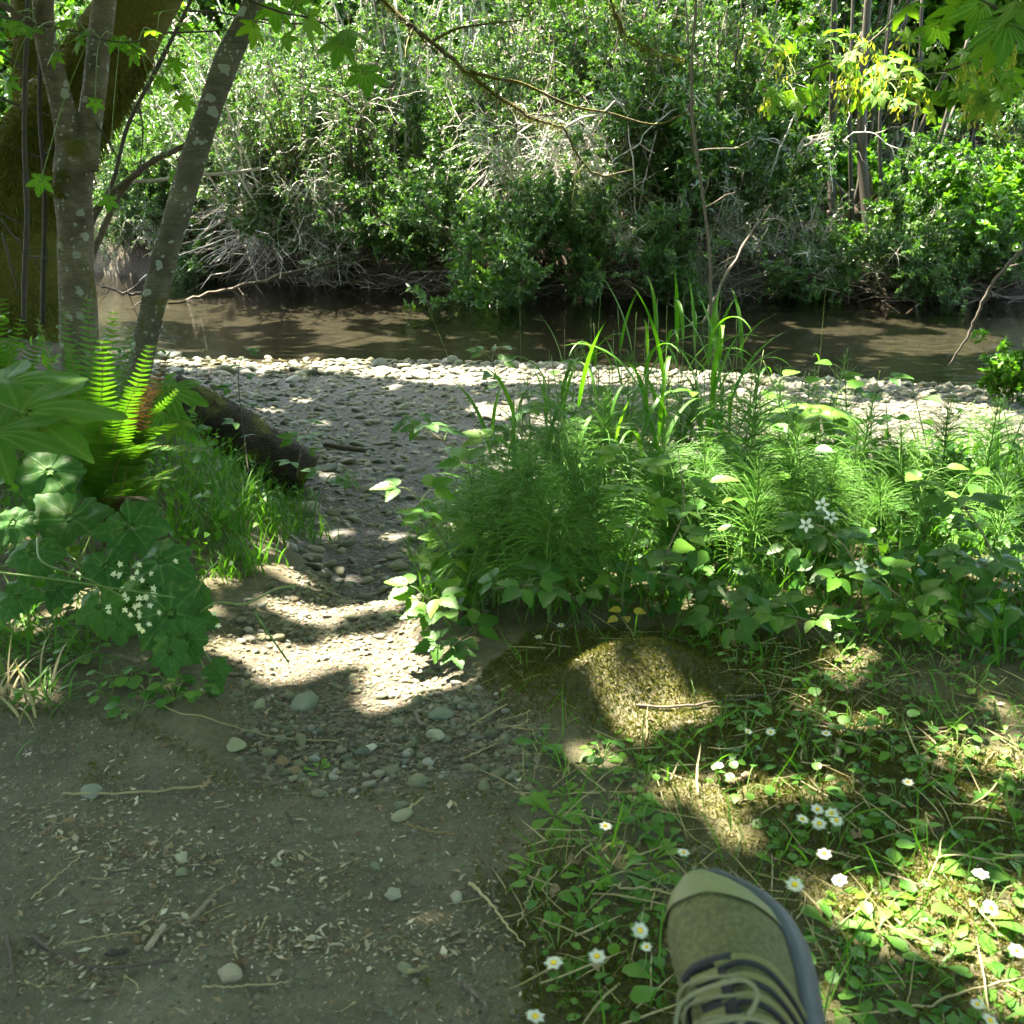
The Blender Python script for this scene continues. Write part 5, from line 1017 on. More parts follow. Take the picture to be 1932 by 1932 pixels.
for oi, (px, py, c) in enumerate(sorted([(1600, 655, 0), (1520, 700, 1), (1660, 700, 2), (1580, 690, 3), (1440, 680, 4), (1720, 720, 5), (1100, 640, 6), (1330, 700, 7), (1800, 740, 8), (1880, 800, 9), (1260, 760, 10), (1450, 740, 11), (1650, 780, 12), (1540, 920, 13), (1900, 880, 14), (1000, 960, 15), (1380, 900, 16), (1160, 780, 17), (880, 860, 22), (930, 800, 23), (840, 930, 24), (990, 720, 25), (1040, 670, 26), (860, 1000, 27), (1760, 880, 18), (1830, 940, 19), (1400, 820, 20), (1300, 900, 21)])):
    Y = r.uniform(2.9, 3.6) if py < 850 else r.uniform(2.5, 2.9); x = at(px, 900, Y)[0]; b = np.array([x+U(-.05, .05), Y+.05, gz(x, Y)]); t = at(px, py, Y)
    shoot('leafy_shoot', '%s from the left: upright leafy shoot poking out of the green thicket' % ordinal(oi), [b, (b+t)/2+rng.normal(size=3)*.03, t], 7, r.choice(['broad', 'lime', 'bramble', 'broad']), r.random() < .6, r.uniform(.055, .08), 'stem_green', 'leafy shoots in the thicket', cat='shoot')
def blossom(px, py, Y, lab, s=.016):
    c = at(px, py, Y); u = nrm(np.array([U(-.4, .4), -.8, U(.2, .9)])); s_ = nrm(np.cross(u, [0, 0, 1.])); t_ = np.cross(s_, u); e = empty('bramble_flower', tuple(c), lab, 'flower', 'white bramble flowers'); a0 = U(0, 6)
    for i in range(5):
        a = a0+i*1.2566; d = math.cos(a)*s_+math.sin(a)*t_; put('petal', PET, e, c+d*.003, d+u*.25, u, s*U(.9, 1.1))
    g = G(); n = 14; V, F = copies(*lance(.1), frames(nrm(u+rv(n)*.5), rv(n), np.full(n, .006)), np.tile(c, (n, 1))); g.add(V, F); part('stamens', g, M['maple_seed'], e)
g = G(); g.add(*outline_leaf(lambda t: .27*np.sin(np.pi*t**.8)**.7, 7, .2, .1)); PET = g.mesh('petal', M['petal'])
for a in [(1551, 953, 2.25, 'uppermost white bramble flower right of the thicket middle'), (1567, 976, 2.25, 'open white bramble flower just under the uppermost'), (1521, 991, 2.25, 'leftmost of the white bramble flowers'), (1624, 1069, 2.1, 'lowest white bramble flower, alone over the dark leaves')]: blossom(*a)
Y = 3.3; c = at(1540, 775, Y); b = np.array([c[0], Y, gz(c[0], Y)]); e = empty('butterbur', tuple(b), 'umbrella-like butterbur leaf on one stalk right of the reed grass', 'plant')
put('leaf', BUTTER, e, c, (.1, 1, .12), (0, -.12, 1), .155); g = G(); g.add(*tubes(spline([b, (b+c)/2+np.array([.01, 0, 0]), c], 10), np.linspace(.006, .004, 10), 6)); part('leaf_stalk', g, M['stem_green'], e)
e = empty('yellow_seedling', tuple(ground(1180, 1165)), 'small seedling with yellowed leaves at the foot of the sunlit shoot', 'seedling')
for px, py, d in [(1172, 1150, (-.6, -.2, .1)), (1195, 1152, (.7, -.2, 0)), (1182, 1163, (0, -.7, .1)), (1165, 1165, (-.6, -.5, 0))]: put('leaf', OV['yellow'], e, at(px, py, 2.25), d, (0, -.6, 1), .032)
# a pale small-leaved bush at the right edge of the gravel
p = ground(1905, 760); shrub('broad', 1, p, .42, 2.0, 'pale_bush', 'pale small bush at the right edge of the gravel bar', None, (.1, .1))
# ------------------------------------------------------------------ uncountable cover of the near bank
def region(n, poly):
    p = np.array(poly); out = np.zeros((0, 2))
    while len(out) < n:
        q = np.stack([U(p[:, 0].min(), p[:, 0].max(), n), U(p[:, 1].min(), p[:, 1].max(), n)], -1); out = np.concatenate([out, q[sdpoly(q[:, 0], q[:, 1], p) < 0]])
    return out[:n]
def on_ground(xy, dz=0): return np.column_stack([xy, H(xy[:, 0], xy[:, 1])+dz])
THICK = gpoly([(860, 1215), (900, 1120), (1000, 1180), (1300, 1185), (1500, 1200), (1750, 1250), (2050, 1340), (2250, 1200), (2250, 1000)])
THICK = np.concatenate([THICK, [[3.8, 4.6], [1.9, 4.1], [.9, 4.0], [.25, 3.9], [.02, 3.2]]])
n = 4600; b = on_ground(region(n, THICK))
P = arcs(b, U(0, 6.28, n), U(.05, .5, n), U(.2, 1.5, n), U(.08, .2, n)+.32*sstep(2.5, 3.4, b[:, 1])*U(0, 1, n), 6, .05); W = np.array([.6, 1, 1, .8, .5, .04])[None]*U(.0012, .0034, n)[:, None]
V, F = ribbons(P, W, np.cross(np.gradient(P, axis=1), np.array([0, 0, 1.]))+rv(n)[:, None]*.01); g = G(); g.add(V, F)
tag(part('thicket_grass', g, M['grass'], None), 'dense green grass filling the horsetail thicket', 'grass', kind='stuff')
n = 3400; xy = region(n, THICK); b = on_ground(xy); b[:, 2] += U(.01, .26, n)**1.4+.2*sstep(2.6, 3.6, b[:, 1])*U(0, 1, n)
V, F = copies(*OVLOW, frames(nrm(rv(n)+np.array([0, -.3, 0])), np.array([0, -.4, 1])+.5*rv(n), U(.028, .06, n)), b); g = G(); g.add(V, F)
tag(part('thicket_foliage', g, M['bramble'], None, True), 'mass of small dark leaves under the horsetails and brambles', 'foliage', kind='stuff')
SIDE = gpoly([(800, 1190), (775, 1100), (770, 1020), (840, 960), (930, 1010), (960, 1150), (900, 1215)])
n = 900; b = on_ground(region(n, SIDE)); P = arcs(b, U(0, 6.28, n), U(.1, .8, n), U(.3, 1.6, n), U(.06, .2, n), 6, .05); W = np.array([.6, 1, 1, .8, .5, .04])[None]*U(.001, .003, n)[:, None]
V, F = ribbons(P, W, np.cross(np.gradient(P, axis=1), np.array([0, 0, 1.]))+rv(n)[:, None]*.01); g = G(); g.add(V, F)
tag(part('pathside_grass', g, M['grass'], None), 'green grass crowding the path at the left foot of the thicket', 'grass', kind='stuff')
LEFT = gpoly([(-150, 1250), (120, 1270), (330, 1180), (420, 1090), (560, 1040), (600, 960), (560, 930), (470, 900)]); LEFT = np.concatenate([LEFT, [[-1.6, 4.3], [-2.9, 5.2], [-3.0, 2.2]]])
n = 5200; b = on_ground(region(n, LEFT)); P = arcs(b, U(0, 6.28, n), U(.05, .6, n), U(.3, 1.7, n), U(.05, .11, n)+.1*sstep(2.9, 3.6, b[:, 1])*U(0, 1, n), 6, .05); W = np.array([.6, 1, 1, .8, .5, .04])[None]*U(.001, .0028, n)[:, None]
V, F = ribbons(P, W, np.cross(np.gradient(P, axis=1), np.array([0, 0, 1.]))+rv(n)[:, None]*.01); g = G(); g.add(V, F)
tag(part('bank_grass', g, M['grass'], None), 'fine green grass covering the left bank around the log', 'grass', kind='stuff')
n = 2600; xy = region(n, LEFT); b = on_ground(xy); b[:, 2] += U(.0, .16, n)
V, F = copies(*OVLOW, frames(nrm(rv(n)+np.array([0, -.3, 0])), np.array([0, -.4, 1])+.5*rv(n), U(.015, .04, n)), b); g = G(); g.add(V, F)
tag(part('bank_foliage', g, M['broad'], None, True), 'small green leaves covering the left bank under the ferns', 'foliage', kind='stuff')
n = 700; b = on_ground(np.stack([U(-3.6, -.9, n), U(3.2, 6.2, n)], -1)); b = b[b[:, 1] < E(b[:, 0])+.2]; n = len(b); b[:, 2] += U(0, .22, n)
V, F = copies(*OVLOW, frames(nrm(rv(n)), np.array([0, -.4, 1])+.5*rv(n), U(.03, .07, n)), b); g = G(); g.add(V, F)
tag(part('trunk_foliage', g, M['broad'], None, True), 'leafy undergrowth around the feet of the left trunks', 'foliage', kind='stuff')
# moss carpet, mostly on the right
RIGHT = gpoly([(1000, 2050), (980, 1800), (945, 1670), (985, 1560), (960, 1500), (990, 1400), (900, 1280), (1000, 1200), (1300, 1190), (1600, 1230), (2000, 1330), (2200, 1500), (2200, 2050)])
n = 110000; xy = region(n, RIGHT); k = fbm(xy[:, 0], xy[:, 1], 3.2)+.9*np.exp(-((xy[:, 0]-MOUND[0])/.28)**2-((xy[:, 1]-MOUND[1])/.2)**2)+.5*sstep(1.75, 2.1, xy[:, 1]) > U(-.35, .55, n); xy = xy[k]
xy3 = region(16000, DIRT); xy3 = xy3[(fbm(xy3[:, 0]+3, xy3[:, 1], 4.5) > .75) | (sdpoly(xy3[:, 0], xy3[:, 1], DIRT) > U(-.05, 0, len(xy3)))]
xy = np.concatenate([xy, xy3]); n = len(xy); b = on_ground(xy, -.001); 
V, F = slivers(b, nrm(rv(n)+np.array([0, 0, .9])), U(.004, .015, n), U(.0009, .0018, n)); g = G(); g.add(V, F)
tag(part('moss_carpet', g, M['moss'], None, False), 'yellow-green moss carpet over the ground right of the path', 'moss', kind='stuff')
# thin green and dry grass in the moss
for nm, m, n, lab in (('sparse_grass', 'grass', 600, 'sparse thin green grass in the mossy ground'), ('dry_straw', 'straw', 650, 'dry straw and dead grass strewn over the mossy ground')):
    b = on_ground(region(n, RIGHT), .004); b = b[np.hypot((b[:, 0]-MOUND[0])/1.3, b[:, 1]-MOUND[1]+.03) > .17]; n = len(b); t0 = U(.2, .9, n) if m == 'grass' else U(1.25, 1.55, n); P = arcs(b, U(0, 6.28, n), t0, U(-.1, .8, n)*(1 if m == 'grass' else .15), U(.03, .13, n), 5, .12)
    P[..., 2] = np.maximum(P[..., 2], H(P[..., 0], P[..., 1])+.002)
    V, F = ribbons(P, np.array([1, 1, .9, .7, .1])[None]*U(.0007, .0017, n)[:, None], rv(n)[:, None]); g = G(); g.add(V, F); tag(part(nm, g, M[m], None), lab, 'grass', kind='stuff')
# rosettes and heart-leaved weeds of the right ground
zones = [('beside the shoe, left of it', (1010, 1270, 1500, 1920), 26, 'spat'), ('in the sun spot right of the shoe', (1570, 1930, 1650, 1930), 34, 'spat'), ('around the cluster of five daisies', (1430, 1930, 1440, 1640), 30, 'spat'), ('below the mossy mound', (1000, 1430, 1380, 1500), 14, 'spat'),
         ('on the moss before the thicket', (1280, 1930, 1190, 1330), 26, 'heart'), ('near the stick in the right-hand moss', (1230, 1930, 1340, 1450), 24, 'heart')]
used = []
for z_, (x0, x1, y0, y1), n, tp in zones:
    spots = []; tries = 0
    while len(spots) < n and tries < 600:
        tries += 1; px, py = r.uniform(x0, x1), r.uniform(y0, y1); p = ground(px, py)
        if np.hypot((p[0]-MOUND[0])/1.3, p[1]-MOUND[1]+.03) < .2 or sdpoly(p[0], p[1], DIRT) < .03 or sdpoly(p[0], p[1], PATH) < .03 or any((p[0]-q[0])**2+(p[1]-q[1])**2 < .05**2 for q in used): continue
        used.append(p); spots.append((px, p, tp if r.random() < .75 else ('heart' if tp == 'spat' else 'ovate')))
    spots.sort(key=lambda t_: t_[0]); seen = {}
    for px, p, k in spots:
        kd = {'spat': 'rosette', 'heart': 'round-leaved', 'ovate': 'pointed-leaved'}[k]; seen[kd] = seen.get(kd, -1)+1
        weed('rosette_weed' if k == 'spat' else 'ground_weed', '%s %s weed from the left %s' % (ordinal(seen[kd]), kd, z_), p, 'weeds '+z_, k, r.choice([6, 7, 8, 9]) if k == 'spat' else r.choice([5, 6, 7, 8]), (.040 if k == 'spat' else .019)*r.uniform(.6, 1.3), 'weed' if r.random() < .8 else 'lime', .7, stalk=0 if k == 'spat' else .03)
# ------------------------------------------------------------------ daisies
g = G(); a = np.arange(26)/26*6.283; d = np.stack([np.cos(a), np.sin(a), .12+.1*np.sin(a*5)], -1); V, F = copies(*lance(.13, .02, .05), frames(d, np.tile([0, 0, 1.], (26, 1)), .0098*(1+.1*np.sin(a*7))), d*.0022*np.array([1, 1, .3])); g.add(V, F); PETALS = g.mesh('petals', M['petal'], False)
m, nt_, b_ = mat('daisy_disc'); b_.inputs['Base Color'].default_value = (.75, .5, .02, 1); b_.inputs['Roughness'].default_value = .8; bump(nt_, noise(nt_, 900, 2, vec=pos(nt_)), .8, .001, b_); M['disc'] = m
v, f = ico(2); g = G(); g.add(v*np.array([.0034, .0034, .002]), f); DISC = g.mesh('disc', M['disc'])
D = [(1044.6, 1817, 'daisy left of the shoe, lower left one of the pair', 1.15), (1009.6, 1918, 'daisy at the bottom edge left of the shoe', 1.15), (1126.7, 1805, 'daisy left of the shoe, right one of the pair', 1.1), (1207.7, 1756, 'daisy just left of the shoe laces', 1.1), (1220, 1787, 'half-closed daisy right under the one beside the laces', .7),
     (1142.5, 1559, 'daisy above the shoe near the edge of the dirt', .95), (1289.4, 1609, 'daisy right above the toe of the shoe', .9), (1411, 1380, 'left one of two daisies in the moss under the long stick', .8), (1454, 1381, 'right one of two daisies in the moss under the long stick', .8), (1559, 1384, 'daisy beside the upright stub at the stick', .85),
     (1356, 1444, 'small lone daisy left of the brown bark piece', .75), (1713, 1476, 'tilted lone daisy right of the heart-leaved weeds', .9), (1542, 1527, 'topmost daisy of the cluster of five', 1.0), (1569, 1535, 'upper right daisy of the cluster of five', 1.0), (1578, 1548, 'lower right daisy of the cluster of five', 1.0), (1545.5, 1554, 'lowest middle daisy of the cluster of five', 1.1), (1514, 1545.5, 'leftmost daisy of the cluster of five', .95),
     (1555, 1611, 'daisy below the cluster of five', 1.0), (1499, 1670, 'large daisy right of the shoe toe', 1.25), (1584, 1661, 'daisy right of the large one beside the toe', .95), (1850, 1649, 'daisy at the right above the sunlit weeds', 1.0), (1869, 1713, 'daisy at the top of the sunlit weeds', 1.05), (1844, 1895, 'wilted daisy near the lower right corner', .8), (1868, 1926, 'daisy cut by the bottom edge at right', 1.0),
     (1918, 1794, 'sunlit daisy at the right edge', .9), (1058, 1180, 'upper white daisy at the foot of the horsetails', .9), (1016, 1202, 'lower white daisy at the foot of the horsetails', .9), (1401, 1186, 'small white daisy under the starburst horsetail', .8)]
for px, py, lab, s in D:
    h = U(.035, .06); d = ray(px, py); p = ground(px, py); top = p-d*(h/-d[2]); foot = np.array([top[0]+U(-.02, .02), top[1]+U(-.01, .02), 0]); foot[2] = gz(foot[0], foot[1])
    e = empty('daisy', tuple(foot), lab, 'daisy', 'daisies in the moss'); u = nrm(np.array([U(-.35, .35), U(-.7, -.1), 1])); q = U(0, 6); x = np.array([math.cos(q), math.sin(q), 0])
    put('petals', PETALS, e, top, x, u, s); put('disc', DISC, e, top+u*.0012*s, x, u, s)
    g = G(); g.add(*tubes(spline([foot, (foot+top)/2+np.array([U(-.006, .006), U(-.006, .006), 0]), top-u*.001], 9), np.full(9, .0009), 5)); part('stem', g, M['stem_green'], e)
# ------------------------------------------------------------------ sticks, chips and litter
def stick(label, pts, w0, w1, m='twig', lift=.004, name='stick', cat='stick', group=None):
    P = spline([ground(a, b) for a, b in pts], 22); P[:, 2] = H(P[:, 0], P[:, 1])+lift; P[1:-1, 2] += np.abs(rng.normal(size=20))*.0012; P[:, :2] += rng.normal(size=(22, 2))*.0012
    dep = project(P)[2]; R_ = np.linspace(w0, w1, 22)/1932*TAN*dep; P[:, 2] += R_*.6
    g = G(); g.add(*tubes(P, R_*(1+.1*rng.normal(size=22)), 7, (0.1, .2, 1))); tag(part(name, g, M[m], None, True, P[0]), label, cat, group)
S = [('long thin dark stick curving across the moss from the mound to the right', [(1200, 1335), (1300, 1337), (1400, 1325), (1500, 1300), (1610, 1268)], 6, 3, 'twig'), ('straight brown stick lying level in the right-hand moss', [(1545, 1366), (1610, 1384), (1700, 1384), (1850, 1372)], 5, 7, 'twig'),
     ('straight pale stick lying under the oval stone on the dirt', [(120, 1503), (174, 1502), (280, 1500), (392, 1487)], 4, 5, 'straw'), ('long pale straw reaching from the round-leaved row to the path', [(290, 1332), (350, 1352), (450, 1378), (560, 1400), (640, 1403)], 3, 3, 'straw'),
     ('pale split straw pointing to the lower right near the dirt edge', [(888, 1672), (920, 1705), (960, 1755), (990, 1790)], 7, 3, 'straw'), ('thin pale straw beside the mossy edge of the dirt', [(1018, 1645), (1000, 1690), (975, 1755)], 4, 3, 'straw'), ('thin dark twig hanging down the mossy dirt edge', [(898, 1600), (920, 1640), (930, 1680), (932, 1710)], 3, 3, 'twig'),
     ('curved brown root arching over the lower left dirt', [(60, 1770), (110, 1805), (180, 1830), (240, 1830), (320, 1818)], 8, 5, 'twig'), ('brown stick standing along the left edge of the dirt', [(15, 1770), (22, 1810), (28, 1850), (34, 1885)], 8, 6, 'twig'), ('pale straw in the lower left dirt', [(120, 1790), (180, 1775), (265, 1763)], 4, 3, 'straw'),
     ('short grey stick with split end in the middle of the dirt', [(355, 1748), (385, 1718), (405, 1695)], 10, 7, 'wood'), ('short broken wood piece lying under the grey stick', [(278, 1800), (295, 1775), (310, 1755)], 10, 12, 'wood'), ('dark stick at the lower middle of the dirt', [(868, 1857), (895, 1880), (918, 1905)], 9, 8, 'twig'), ('pale wood chip beside the blue pebble', [(772, 1842), (790, 1836), (808, 1830)], 8, 7, 'straw'),
     ('thin yellow-brown twig from the cube-like stone to the right', [(765, 1560), (810, 1573), (860, 1580)], 4, 3, 'rachis'), ('straw leaning at the cube-like stone', [(772, 1530), (785, 1520), (800, 1508)], 4, 3, 'straw'), ('grey stick with forks in the lower right corner', [(1640, 1918), (1740, 1905), (1850, 1870), (1930, 1850)], 6, 4, 'straw'), ('white straw lying left of the shoe toe', [(1115, 1670), (1180, 1682), (1270, 1690)], 5, 4, 'straw'),
     ('thin straw across the dirt at left', [(60, 1700), (100, 1665), (150, 1620)], 3, 2, 'straw'), ('dark short twig in the middle of the open dirt', [(540, 1537), (546, 1548), (552, 1565)], 4, 3, 'stem_dark'), ('dark bark piece lying in the lower dirt', [(205, 1807), (225, 1803), (245, 1800)], 13, 9, 'stem_dark'), ('brown bark piece lying in the moss left of the daisies', [(1378, 1487), (1395, 1476), (1412, 1468)], 13, 12, 'litter'),
     ('upright grey wood stub by the level stick', [(1578, 1438), (1581, 1420), (1585, 1405)], 11, 10, 'wood'), ('thin straw in the gravel mouth', [(870, 1440), (910, 1420), (960, 1395)], 4, 3, 'straw'), ('straw along the lower dirt beside the round stone', [(380, 1868), (450, 1868), (545, 1860)], 4, 3, 'straw'), ('short forked stick among the path stones', [(783, 1350), (790, 1365), (800, 1375)], 10, 6, 'twig')]
for lab, pts, w0, w1, m in S: stick(lab, pts, w0, w1, m)
# countable chips and short straws of the dirt
g0 = [('straw', 'short pale straw lying on the open dirt', .0011, (.015, .06)), ('wood', 'small pale wood chip lying on the open dirt', .0028, (.007, .024)), ('twig', 'short brown twig lying on the open dirt', .0013, (.015, .06))]
chipm = []
for m, lab, rr, Ls in g0:
    for v_ in range(3):
        k = 7; t = np.linspace(-.5, .5, k); P = np.stack([t, (0*t if m != 'x' else t), .02*np.sin(t*U(4, 9))], -1)
        g = G(); V, F = tubes(P, np.full(k, .5)*np.linspace(1, U(.6, 1), k), 5, (0, 0, 1)); V = V*np.array([1, 1, 1.]); c = np.repeat(P, 5, 0); V = c+(V-c)*np.array([.0, 1, 1])*(1+.45*rng.normal(size=(len(V), 1))*(1 if m == 'wood' else .35)); V[:, 1] += (4.0 if m != 'wood' else .3)*np.sin(V[:, 0]*U(2, 7)+U(0, 6))*U(.4, 1.6); V[:, 0] += .06*rng.normal(size=len(V))*(np.abs(V[:, 0]) > .45); g.add(V, F); chipm.append((g, m, lab, rr, Ls))
CH = [(g.mesh('chip', M[m]), c, m, lab, rr, Ls) for g, m, lab, rr, Ls in chipm for c in [np.mean([abs(v).max() for v in g.v])]]
foc = [(300, 1740), (560, 1640), (500, 1780), (230, 1600), (820, 1780), (650, 1780), (100, 1560), (150, 1830), (330, 1620)]
for i in range(190):
    if r.random() < .75: c = r.choice(foc); px, py = r.gauss(c[0], 70), r.gauss(c[1], 28)
    else: px, py = r.uniform(0, 980), r.uniform(1500, 1925)
    if not (0 < px < 1000 and 1490 < py < 1930): continue
    p = ground(px, py); me, c_, m, lab, rr, Ls = CH[int(U(0, len(CH)))]; L = U(*Ls); a = U(0, 6.28); w_ = rr*U(.7, 1.4)
    o = put({'straw': 'straw', 'wood': 'wood_chip', 'twig': 'twig'}[m], me, None, (p[0], p[1], p[2]+w_*.45), (-math.sin(a), math.cos(a), 0), (U(-.08, .08), U(-.08, .08), 1), (L, w_*1.6, w_*.7)); tag(o, lab, {'straw': 'straw', 'wood': 'wood chip', 'twig': 'twig'}[m], 'litter on the open dirt: '+m)
# crumbs too small to count
n = 9000; xy = np.concatenate([region(1500, DIRT), np.concatenate([ground(r.gauss(a_[0], 60), r.gauss(a_[1], 22))[None, :2] for a_ in foc for _ in range(90)]), region(2800, RIGHT), region(5000, PATH)]); n = len(xy); b = on_ground(xy, .001); a = U(0, 6.28, n)
V, F = copies(*lance(.22, .12, -.1), frames(np.stack([np.cos(a), np.sin(a), rng.normal(size=n)*.2], -1), np.array([0, 0, 1])+.4*rv(n), np.clip(rng.lognormal(-4.9, .45, n), .004, .022)), b); g = G(); g.add(V, F)
tag(part('leaf_crumbs', g, M['litter'], None, False), 'crumbs of dead leaves and bark strewn over dirt and path', 'litter', kind='stuff')
n = 5000; xy = np.concatenate([region(4000, DIRT), region(1000, RIGHT)]); b = on_ground(xy, .0); g = G(); q = ico(0)
V, F = copies(q[0]*np.array([1, .8, .5]), q[1], frames(rv(n)*np.array([1, 1, .2]), np.array([0, 0, 1])+.3*rv(n), np.clip(rng.lognormal(-6.3, .5, n), .0008, .006)), b); g.add(V, F)
tag(part('grit', g, M['pathstone'], None), 'fine grit and tiny pebbles pressed into the dirt', 'grit', kind='stuff')
M['soil'] = plain('soil_crumb', [(.05, .045, .03), (.11, .1, .066), (.16, .145, .1)], 0.95, 90)
n = 4500; xy = region(n, DIRT); b = on_ground(xy, -.001); g = G(); q = ico(0)
V, F = copies(q[0]*np.array([1, .8, .55]), q[1], frames(rv(n)*np.array([1, 1, .2]), np.array([0, 0, 1])+.3*rv(n), np.clip(rng.lognormal(-5.9, .45, n), .0012, .007)), b); g.add(V, F)
tag(part('soil_crumbs', g, M['soil'], None), 'crumbs of olive brown soil over the trodden dirt', 'soil', kind='stuff')
xy = np.concatenate([np.array([ground(r.gauss(a_[0], 75), r.gauss(a_[1], 26))[:2] for a_ in foc for _ in range(80)]), region(900, DIRT), region(500, RIGHT)]); n = len(xy); b = on_ground(xy, .0015); a = U(0, 6.28, n); s_ = np.clip(rng.lognormal(-4.9, .5, n), .003, .022)
V, F = copies(*lance(.16, .05, -.05), frames(np.stack([np.cos(a), np.sin(a), rng.normal(size=n)*.15], -1), np.array([0, 0, 1])+.4*rv(n), np.stack([s_*U(.4, 1.8, n), s_, s_], -1)), b); g = G(); g.add(V, F)
tag(part('wood_crumbs', g, M['wood'], None, False), 'pale splinters and bark bits strewn over the trodden dirt', 'litter', kind='stuff')
for px, py, s, lab in [(1075, 1640, .035, 'brown dead leaf lying left above the shoe'), (1050, 1692, .022, 'pale yellow dead leaf left of the shoe'), (1610, 1590, .03, 'yellow dead leaf under the cluster of daisies'), (122, 1552, .024, 'pale tattered dead leaf on the left dirt'), (520, 1450, .04, 'grey crumpled dead leaf at the path mouth'), (545, 1455, .035, 'second grey crumpled leaf at the path mouth'), (1120, 1822, .02, 'yellow leaf scrap left of the laces'), (390, 1490, .026, 'brown dead leaf near the straight pale stick'), (470, 1820, .02, 'brown dead leaf in the lower dirt')]:
    p = ground(px, py); a = U(0, 6.28); g = G(); V, F = OVATE; V = V.copy(); V[:, 2] += .12*np.sin(V[:, 0]*9+V[:, 1]*7); g.add(V, F); o = put('dead_leaf', g.mesh('dead_leaf', M['litter']), None, (p[0], p[1], p[2]+.007), (math.cos(a), math.sin(a), .1), (U(-.3, .3), U(-.4, .1), 1), s); tag(o, lab, 'dead leaf')

# ------------------------------------------------------------------ the viewer's shoe and leg
def shoe_mats():
    out = {}
    m, nt, b = mat('shoe_knit'); p = pos(nt, 'Object'); 
    wv = N(nt, 'TexVoronoi'); wv.inputs['Scale'].default_value = 230; nt.links.new(p, wv.inputs['Vector']); n = noise(nt, 40, 4, vec=p)
    c = mix(nt, n, (.085, .09, .032), (.13, .132, .052)); c = mix(nt, .55, c, mix(nt, wv.outputs['Distance'], (1.3, 1.3, 1.2), (.25, .25, .22)), 'MULTIPLY'); nt.links.new(c, b.inputs['Base Color']); b.inputs['Roughness'].default_value = .85; bump(nt, wv.outputs['Distance'], .6, .0015, b); out['knit'] = m
    m, nt, b = mat('shoe_cap'); p = pos(nt, 'Object'); n = noise(nt, 25, 5, vec=p); nt.links.new(mix(nt, n, (.12, .135, .045), (.2, .21, .085)), b.inputs['Base Color']); b.inputs['Roughness'].default_value = .55; bump(nt, noise(nt, 300, 3, vec=p), .2, .001, b); out['cap'] = m
    m, nt, b = mat('shoe_rubber'); p = pos(nt, 'Object'); n = noise(nt, 60, 5, vec=p); nt.links.new(mix(nt, n, (.045, .052, .06), (.09, .1, .115)), b.inputs['Base Color']); b.inputs['Roughness'].default_value = .6; bump(nt, n, .3, .001, b); out['rubber'] = m
    m, nt, b = mat('shoe_dark'); b.inputs['Base Color'].default_value = (.012, .014, .017, 1); b.inputs['Roughness'].default_value = .7; out['dark'] = m
    m, nt, b = mat('shoe_lace'); p = pos(nt, 'Object'); n = noise(nt, 500, 3, vec=p); nt.links.new(mix(nt, n, (.12, .125, .06), (.26, .26, .15)), b.inputs['Base Color']); b.inputs['Roughness'].default_value = .9; bump(nt, n, .5, .001, b); out['lace'] = m
    m, nt, b = mat('trousers'); p = pos(nt, 'Object'); n = noise(nt, 30, 4, vec=p); nt.links.new(mix(nt, n, (.05, .05, .045), (.09, .09, .08)), b.inputs['Base Color']); b.inputs['Roughness'].default_value = .9; out['cloth'] = m
    m, nt, b = mat('shoe_stripe'); p = pos(nt, 'Object'); n = noise(nt, 40, 4, vec=p); nt.links.new(mix(nt, n, (.12, .125, .04), (.18, .18, .06)), b.inputs['Base Color']); b.inputs['Roughness'].default_value = .7; out['stripe'] = m
    return out
SMt = shoe_mats()
toe = at(1342, 1662, .75)
fdir = nrm(np.array([-.14, .87, .44])); vdir = nrm(CAM-at(1400, 1790, .55)); ndir = nrm(vdir-fdir*(vdir@fdir)); side = np.cross(fdir, ndir)   # toe-ward, instep-ward and outward axes
roll = math.radians(-13); ndir, side = ndir*math.cos(roll)+side*math.sin(roll), side*math.cos(roll)-ndir*math.sin(roll)
L_ = .272; org = toe-fdir*L_
def sw(s, u, h): return org+fdir*(s*L_)+side*u+ndir*h              # s 0 heel .. 1 toe, u outward (right), h above the sole plane
ss_ = np.array([0, .03, .1, .22, .38, .52, .64, .74, .83, .9, .95, .985, 1.0])
wl = np.array([.0, .018, .030, .034, .033, .036, .042, .0455, .0455, .040, .031, .017, .0])    # inner half width
wr = np.array([.0, .018, .030, .034, .037, .043, .0485, .050, .045, .034, .021, .008, -.006])  # outer half width
hh = np.array([.055, .075, .085, .088, .088, .083, .074, .064, .055, .048, .042, .036, .028])
def prof(s): return np.interp(s, ss_, wl), np.interp(s, ss_, wr), np.interp(s, ss_, hh)
def upper_pt(s, a, off=0.0):                                       # a: 0 inner edge .. 1 outer edge over the instep
    l, r_, h = prof(s); th = math.pi*(1-a); c = (r_-l)/2; w_ = (r_+l)/2+off
    cx_, sn = math.cos(th), math.sin(th); e = .72
    return sw(s, c+w_*np.sign(cx_)*abs(cx_)**e, .004+(h+off)*abs(sn)**.8)
def patch(s0, s1, a0, a1, ns, na, off, f=None):
    V = np.array([upper_pt(*(f(i/(ns-1), j/(na-1)) if f else (s0+(s1-s0)*i/(ns-1), a0+(a1-a0)*j/(na-1))), off) for i in range(ns) for j in range(na)])
    i, j = np.meshgrid(np.arange(ns-1), np.arange(na-1), indexing='ij'); return V, np.stack([i*na+j, i*na+j+1, (i+1)*na+j+1, (i+1)*na+j], -1).reshape(-1, 4)
smooth_s = lambda t: 1-(1-t)**1.8
pe = empty('person', (float(org[0]), float(org[1])-.1, 0), "viewer's leg stretched forward in an olive green trail shoe, lower right", 'person')
